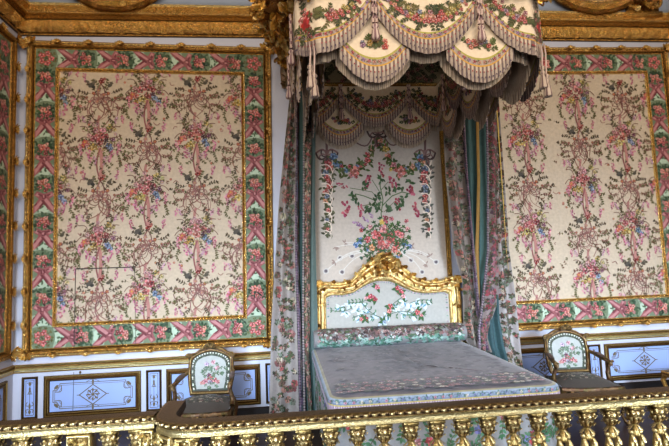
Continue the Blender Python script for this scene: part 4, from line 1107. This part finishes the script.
    mb.face([mb.vert(BK(x,z,.008)) for x,z in ins],(74,76,66))
    A=Art(.010,2e-5,120); AM=lambda x,z,h:BK(x,z,h)
    I2=[(x*.86,cz+(z-cz)*.88) for x,z in ins]; A.add(I2,(168,170,164))
    for i in range(len(ins)):
        for q in(0,.5):
            a=ins[i]; b=ins[(i+1)%len(ins)]; x=a[0]+(b[0]-a[0])*q; z=a[1]+(b[1]-a[1])*q
            for kk in (.93,.83): A.blob(x*kk,cz+(z-cz)*(kk+.02),.011,.009,random.random()*3,jit((206,206,190) if (i+int(q*2))%2 and kk>.9 else (74,82,66),20),5)
    for i in range(16): A.sprig(random.uniform(-.1,.1),random.uniform(.6,.86),random.random()*6.2,.08,(96,116,92),3,.03)
    for x,z,r,c in ((0,.66,.038,(196,90,96)),(.05,.64,.035,(206,120,120)),(-.06,.63,.035,(196,120,130)),(.09,.62,.025,(190,110,110)),(-.1,.615,.025,(206,140,130)),(0,.62,.03,(150,130,150)),(.03,.85,.028,(196,140,150)),(-.05,.83,.03,(186,160,186)),(.08,.78,.03,(206,150,160)),(-.02,.7,.028,(110,60,80)),(.0,.77,.026,(120,150,130))): A.rose(x,z,r,c)
    A.emit(mb,AM); mb.build('back_upholstery',CLOTH,t,smooth=False)
    # arms
    for sx in(-1,1):
        mb=MB()
        pts=[BK(sx*.27,.74,0),(sx*.285,.12,.725),(sx*.305,.0,.70),(sx*.315,-.1,.685),(sx*.32,-.17,.67),(sx*.315,-.2,.645),(sx*.305,-.185,.63)]
        mb.tube(pts,[.022,.022,.024,.025,.028,.026,.015],lambda i,j:jit(W1,22),9)
        pts=[(sx*.314,-.15,.67),(sx*.312,-.14,.6),(sx*.318,-.1,.54),(sx*.33,-.1,.48),(sx*.33,-.14,.43)]
        mb.tube(pts,[.02,.022,.024,.028,.034],lambda i,j:jit(W1,22),9)
        leafcurl(mb,(sx*.32,-.19,.67),(sx*.3,-1,-.2),(0,0,1),.06,.03,2.,W3)
        arm=mb.build('armrest',WOODG,t)
        mb=MB(); P=[]
        for i in range(9):
            v=i/8; y=.12-.2*v; c=(sx*(.287+.025*v),y,.745-.035*v); r=.034*math.sin(PI*min(1,max(.0,.08+v*.84)))**.4
            P.append([(c[0]+r*math.cos(b_),c[1],c[2]+.6*r*math.sin(b_)) for b_ in np.linspace(0,2*PI,9)[:-1]])
        mb.grid(P,lambda i,j:jit((92,74,64),14),closev=True); mb.build('arm_pad',CLOTH,arm)
    return t
ch=build_chair('gilt armchair standing left of the bed, below the jib-door tapestry','armchairs')
ch.scale=(1.02,1.04,1.0); ch.location=(-2.31,-1.0,0); ch.rotation_euler=(0,0,-.10)
c2=copy_tree(ch); c2['label']='gilt armchair with floral back standing against the wall right of the bed'; c2.location=(2.26,-1.05,0); c2.rotation_euler=(0,0,-.13)
st_=thing('gilt_stool','low gilt stool with dark upholstered seat, cut off by the right edge','stool',(4.01,-1.0,0))
mb=MB(); P=[]
for i in range(11):
    a=-1+.2*i; P.append([(a*.34,-.26+.052*j,.40+.06*(1-abs(a)**3)*(1-abs(j/5-1)**3)) for j in range(11)])
mb.grid(P,(84,70,60)); mb.build('seat_cushion',CLOTH,st_)
mb=MB(); sweep(mb,[(-.35,.27),(-.35,-.27),(.35,-.27),(.35,.27),(-.35,.27)],[(0,.4),(.015,.4),(.02,.385),(.01,.36),(.018,.335),(0,.33)],.03,[GL,G,GD,G,GD]); mb.build('seat_rail',WOODG,st_)
for sx in(-1,1):
    for sy in(-1,1):
        mb=MB(); mb.tube([(sx*.32,sy*.24,.38),(sx*.35,sy*.27,.28),(sx*.32,sy*.24,.12),(sx*.34,sy*.26,.015)],[.035,.03,.02,.024],G,9); mb.build('leg',WOODG,st_)
for o_ in (ch,c2): o_['group']='gilt armchairs along the wall'
# ---------------------------------------------------------------- balustrade
RZ=.93
RP=[(-.07,RZ-.085),(-.055,RZ-.075),(-.05,RZ-.04),(-.06,RZ-.036)]
def rail_profile():
    # offsets are outward (towards the visitors); whole ring
    pr=[(-.135,RZ-.002),(-.012,RZ),(0,RZ-.004)]
    for k in range(4): a=(k+1)/5; pr.append((-.008+.016*math.sin(PI*a),RZ-.006-.03*a,.02,lambda u,v:beads(u,v,.062)))
    pr+=[(.0,RZ-.037),(.006,RZ-.042),(-.004,RZ-.05),(-.008,RZ-.078),(.004,RZ-.086),(-.01,RZ-.095),(-.03,RZ-.10),(-.115,RZ-.10),(-.14,RZ-.05),(-.135,RZ-.002)]
    return pr
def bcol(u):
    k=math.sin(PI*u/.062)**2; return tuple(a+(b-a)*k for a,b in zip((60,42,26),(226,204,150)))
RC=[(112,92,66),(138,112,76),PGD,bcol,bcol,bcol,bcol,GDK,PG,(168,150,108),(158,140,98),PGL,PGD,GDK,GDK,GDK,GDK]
YF=-3.58; YL=-3.30
def arcpath(x0,y0,r,a0,a1,n=14): return [(x0+r*math.cos(a0+(a1-a0)*i/n),y0+r*math.sin(a0+(a1-a0)*i/n)) for i in range(n+1)]
R_=.34; XC=-1.97
front=[(XC-R_,-2.9)]+arcpath(XC,YF+R_,R_,PI,1.5*PI)+[(6.2,YF)]
leftp=[(-6.2,YL),(XC-R_-.012,YL)]
def cap_mesh():
    mb=MB(); z0=.83
    mb.box(-.054,.054,-.054,.054,z0-.016,z0,PG); mb.box(-.046,.046,-.046,.046,z0-.028,z0-.016,PGD)
    P=[]; H=[]; nth=40
    for i in range(19):
        t=i/18; z=z0-.028-.105*t; r0=.047*(1-t)+.024*t+.006*math.sin(PI*t); row=[]; hr=[]
        for k in range(nth):
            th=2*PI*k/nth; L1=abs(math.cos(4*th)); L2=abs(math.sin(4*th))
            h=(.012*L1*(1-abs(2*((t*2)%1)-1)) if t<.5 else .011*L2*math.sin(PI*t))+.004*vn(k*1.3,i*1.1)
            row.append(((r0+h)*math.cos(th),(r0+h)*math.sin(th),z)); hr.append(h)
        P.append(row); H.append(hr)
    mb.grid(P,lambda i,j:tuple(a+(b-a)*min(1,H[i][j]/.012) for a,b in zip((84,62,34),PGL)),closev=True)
    for k in range(8):
        a=k*PI/4+.39; c,s=math.cos(a),math.sin(a); leafcurl(mb,(c*.036,s*.036,z0-.075),(c*.45,s*.45,1),(c,s,.1),.05,.014,2.0,PGL if k%2 else PG,5)
        leafcurl(mb,(c*.03,s*.03,z0-.125),(c*.35,s*.35,1),(c,s,.1),.045,.012,2.0,PG,5)
    for k in range(4):
        a=PI/4+k*PI/2; c,s=math.cos(a),math.sin(a); mb.ell((c*.056,s*.056,z0-.036),(.013,.013,.013),PGL,7,5)
    return mb
def neck_mesh():
    mb=MB(); z0=.705
    prof=[(.022,z0),(.024,z0-.01),(.020,z0-.03),(.022,z0-.055),(.034,z0-.075),(.036,z0-.085),(.022,z0-.10),(.0,z0-.105)]
    mb.lathe(prof,0,0,lambda i,j:jit(PG,10),12)
    for k in range(6):
        a=k*PI/3; c,s=math.cos(a),math.sin(a); leafcurl(mb,(c*.02,s*.02,z0-.015),(c*.3,s*.3,-1),(c,s,.1),.055,.015,1.3,PGL if k%2 else PG,5)
    return mb
def lyre_mesh(q):
    mb=MB(); pts=[]
    for i in range(15):
        t=i/14; z=.64-.46*t; x=q*(.016+.03*math.sin(PI*min(1,t*1.05+.06))**.9)
        if t>.9: x=q*.02
        pts.append((x,0,z))
    mb.tube(pts,[.016+.008*math.sin(PI*i/14) for i in range(15)],lambda i,j:jit(PG,12),8)
    mb.ell((q*.036,0,.635),(.018,.02,.018),PGL,8,6)
    leafcurl(mb,(q*.036,-.018,.62),(q*.02,-.1,-1),(0,-1,0),.07,.014,1.2,PGL)
    return mb
def fin_mesh():
    mb=MB(); mb.lathe([(0,.56),(.008,.55),(.014,.53),(.008,.51),(.018,.5),(.02,.47),(.012,.45),(.014,.3),(.02,.2),(0,.19)],0,0,lambda i,j:jit(PGL,8),9)
    return mb
def foot_mesh():
    mb=MB(); mb.box(-.05,.05,-.05,.05,.12,.15,PG); mb.lathe([(.045,.15),(.05,.165),(.03,.18),(.026,.2),(0,.21)],0,0,PG,12); return mb
meshes={}
def baluster(parent,x,y,rz=0):
    o=None
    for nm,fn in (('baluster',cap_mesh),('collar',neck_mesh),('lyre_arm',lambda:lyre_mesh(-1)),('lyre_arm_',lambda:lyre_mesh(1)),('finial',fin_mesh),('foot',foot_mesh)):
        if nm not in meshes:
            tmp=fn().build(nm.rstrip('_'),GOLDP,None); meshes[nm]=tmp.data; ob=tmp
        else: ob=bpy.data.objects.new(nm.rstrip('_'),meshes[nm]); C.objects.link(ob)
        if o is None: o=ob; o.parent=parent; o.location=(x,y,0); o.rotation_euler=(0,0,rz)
        else: ob.parent=o
    return o
def pier(parent,x,y,w=.085,rz=0,name='carved_pier'):
    mb=MB(); d=.05
    mb.box(-w,w,-d,d,.12,.83,PGD); quadframe(mb,[(-w,-d-.001,.825),(w,-d-.001,.825),(w,-d-.001,.15),(-w,-d-.001,.15)],(0,-1,0),[(0,0),(.006,.012),(.014,.012),(.018,.002)],[PG,PGL,PG],.5)
    rnd=random.Random(2)
    mb.ell((0,-d-.008,.73),(.026,.02,.03),PGL,9,6)
    for k in range(int(60)):
        zz=rnd.uniform(.2,.8); leafcurl(mb,(rnd.uniform(-w*.6,w*.6),-d-.004,zz),(rnd.uniform(-1,1),-.2,rnd.uniform(-1,1)),(0,-1,0),.045,.017,1.4,PG if k%2 else PGL,4)
    o=mb.build(name,GOLDP,parent); o.location=(x,y,0); o.rotation_euler=(0,0,rz); return o
def balustrade(label,path,xs,piers,bx):
    t=thing('balustrade',label,'balustrade',(0,0,0))
    mb=MB(); 
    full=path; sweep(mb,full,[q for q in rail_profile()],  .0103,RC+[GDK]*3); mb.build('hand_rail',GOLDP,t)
    mb=MB(); sweep(mb,full,[(-.14,0),(-.14,.09),(-.13,.12),(-.0,.12),(.01,.1),(.01,.02),(.02,.0)],.1,[PGD,PGD,PG,PGD,PG,PGD,PG]); mb.build('base_rail',GOLDP,t,smooth=False)
    for x in xs: baluster(t,x,bx)
    for x,y,w,r in piers: pier(t,x,y,w,r)
    return t
def bxs(px,py,Yp): return bp(px,py,Yp)[0]
BY=YF+.065; BYL=YL+.065
x_a=bxs(220,440,BY); x_b=bxs(651,420,BY); nb_=17; pitch=(x_b-x_a)/16.7
xs=[x_a+pitch*i for i in range(-1,34)]
pr_piers=[]
for k,a in enumerate((PI*1.08,PI*1.24,PI*1.4)):
    cx_,cy_=XC,YF+R_; r=R_-.065; pr_piers.append((cx_+r*math.cos(a),cy_+r*math.sin(a),.062,a-1.5*PI))
xs=[x for x in xs if x>XC-.06]
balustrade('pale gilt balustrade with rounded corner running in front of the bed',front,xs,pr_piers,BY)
xl0=bxs(110,440,BYL); p2=.197
xl=[xl0+p2*k for k in (1,0,-2,-3,-4,-5,-7,-8,-9,-10,-12,-13)]
xp=[xl0-p2*1+0,xl0-p2*6,xl0-p2*11]
balustrade('pale gilt balustrade set back beyond the rounded corner, at far left',leftp,xl,[(x,BYL,.085,0) for x in xp]+[(XC-R_-.07,BYL,.05,0)],BYL)
# ---------------------------------------------------------------- light
def area(name,loc,tgt,sx,sy,power,col):
    l=bpy.data.lights.new(name,'AREA'); l.shape='RECTANGLE'; l.size=sx; l.size_y=sy; l.energy=power; l.color=col
    o=bpy.data.objects.new(name,l); C.objects.link(o); o.location=loc
    o.rotation_mode='QUATERNION'; o.rotation_quaternion=(Vector(tgt)-Vector(loc)).to_track_quat('-Z','Y'); return o
for nm,x,tx in (('window_light_left',-3.4,-2.4),('window_light_right',3.2,2.6)):
    o=area(nm,(x,-9.8,2.2),(tx,0,-1.3),1.6,2.4,195,(.60,.77,1.0)); o.data.spread=math.radians(58)
area('room_fill_light',(0,-10.2,3.6),(0,0,3.2),7,3,230,(1.0,.93,.84))  # added fill, no real lamp; brightens the valances inside the canopy
area('chandelier_light_left',(-3.2,-7.5,6.0),(-2.6,0,4.0),1.6,1.6,135,(1.0,.84,.66))
area('chandelier_light_right',(3.0,-7.5,6.0),(2.6,0,4.0),1.6,1.6,135,(1.0,.84,.66))
w=bpy.data.worlds.new('world'); bpy.context.scene.world=w; w.use_nodes=True
nt=w.node_tree; bg=nt.nodes['Background']
tc=nt.nodes.new('ShaderNodeTexCoord'); sp=nt.nodes.new('ShaderNodeSeparateXYZ'); cr_=nt.nodes.new('ShaderNodeValToRGB')
mr=nt.nodes.new('ShaderNodeMapRange'); mr.inputs[1].default_value=-1; mr.inputs[2].default_value=1
nt.links.new(tc.outputs['Generated'],sp.inputs[0]); nt.links.new(sp.outputs['Z'],mr.inputs[0]); nt.links.new(mr.outputs[0],cr_.inputs[0])
e=cr_.color_ramp.elements; e[0].position=.3; e[0].color=(.10,.09,.09,1); e[1].position=.8; e[1].color=(.62,.52,.42,1)
k=cr_.color_ramp.elements.new(.5); k.color=(.46,.50,.60,1)
nt.links.new(cr_.outputs[0],bg.inputs[0]); bg.inputs[1].default_value=.55
sc=bpy.context.scene; sc.view_settings.view_transform='Standard'; sc.view_settings.look='Medium High Contrast'; sc.view_settings.exposure=-.08
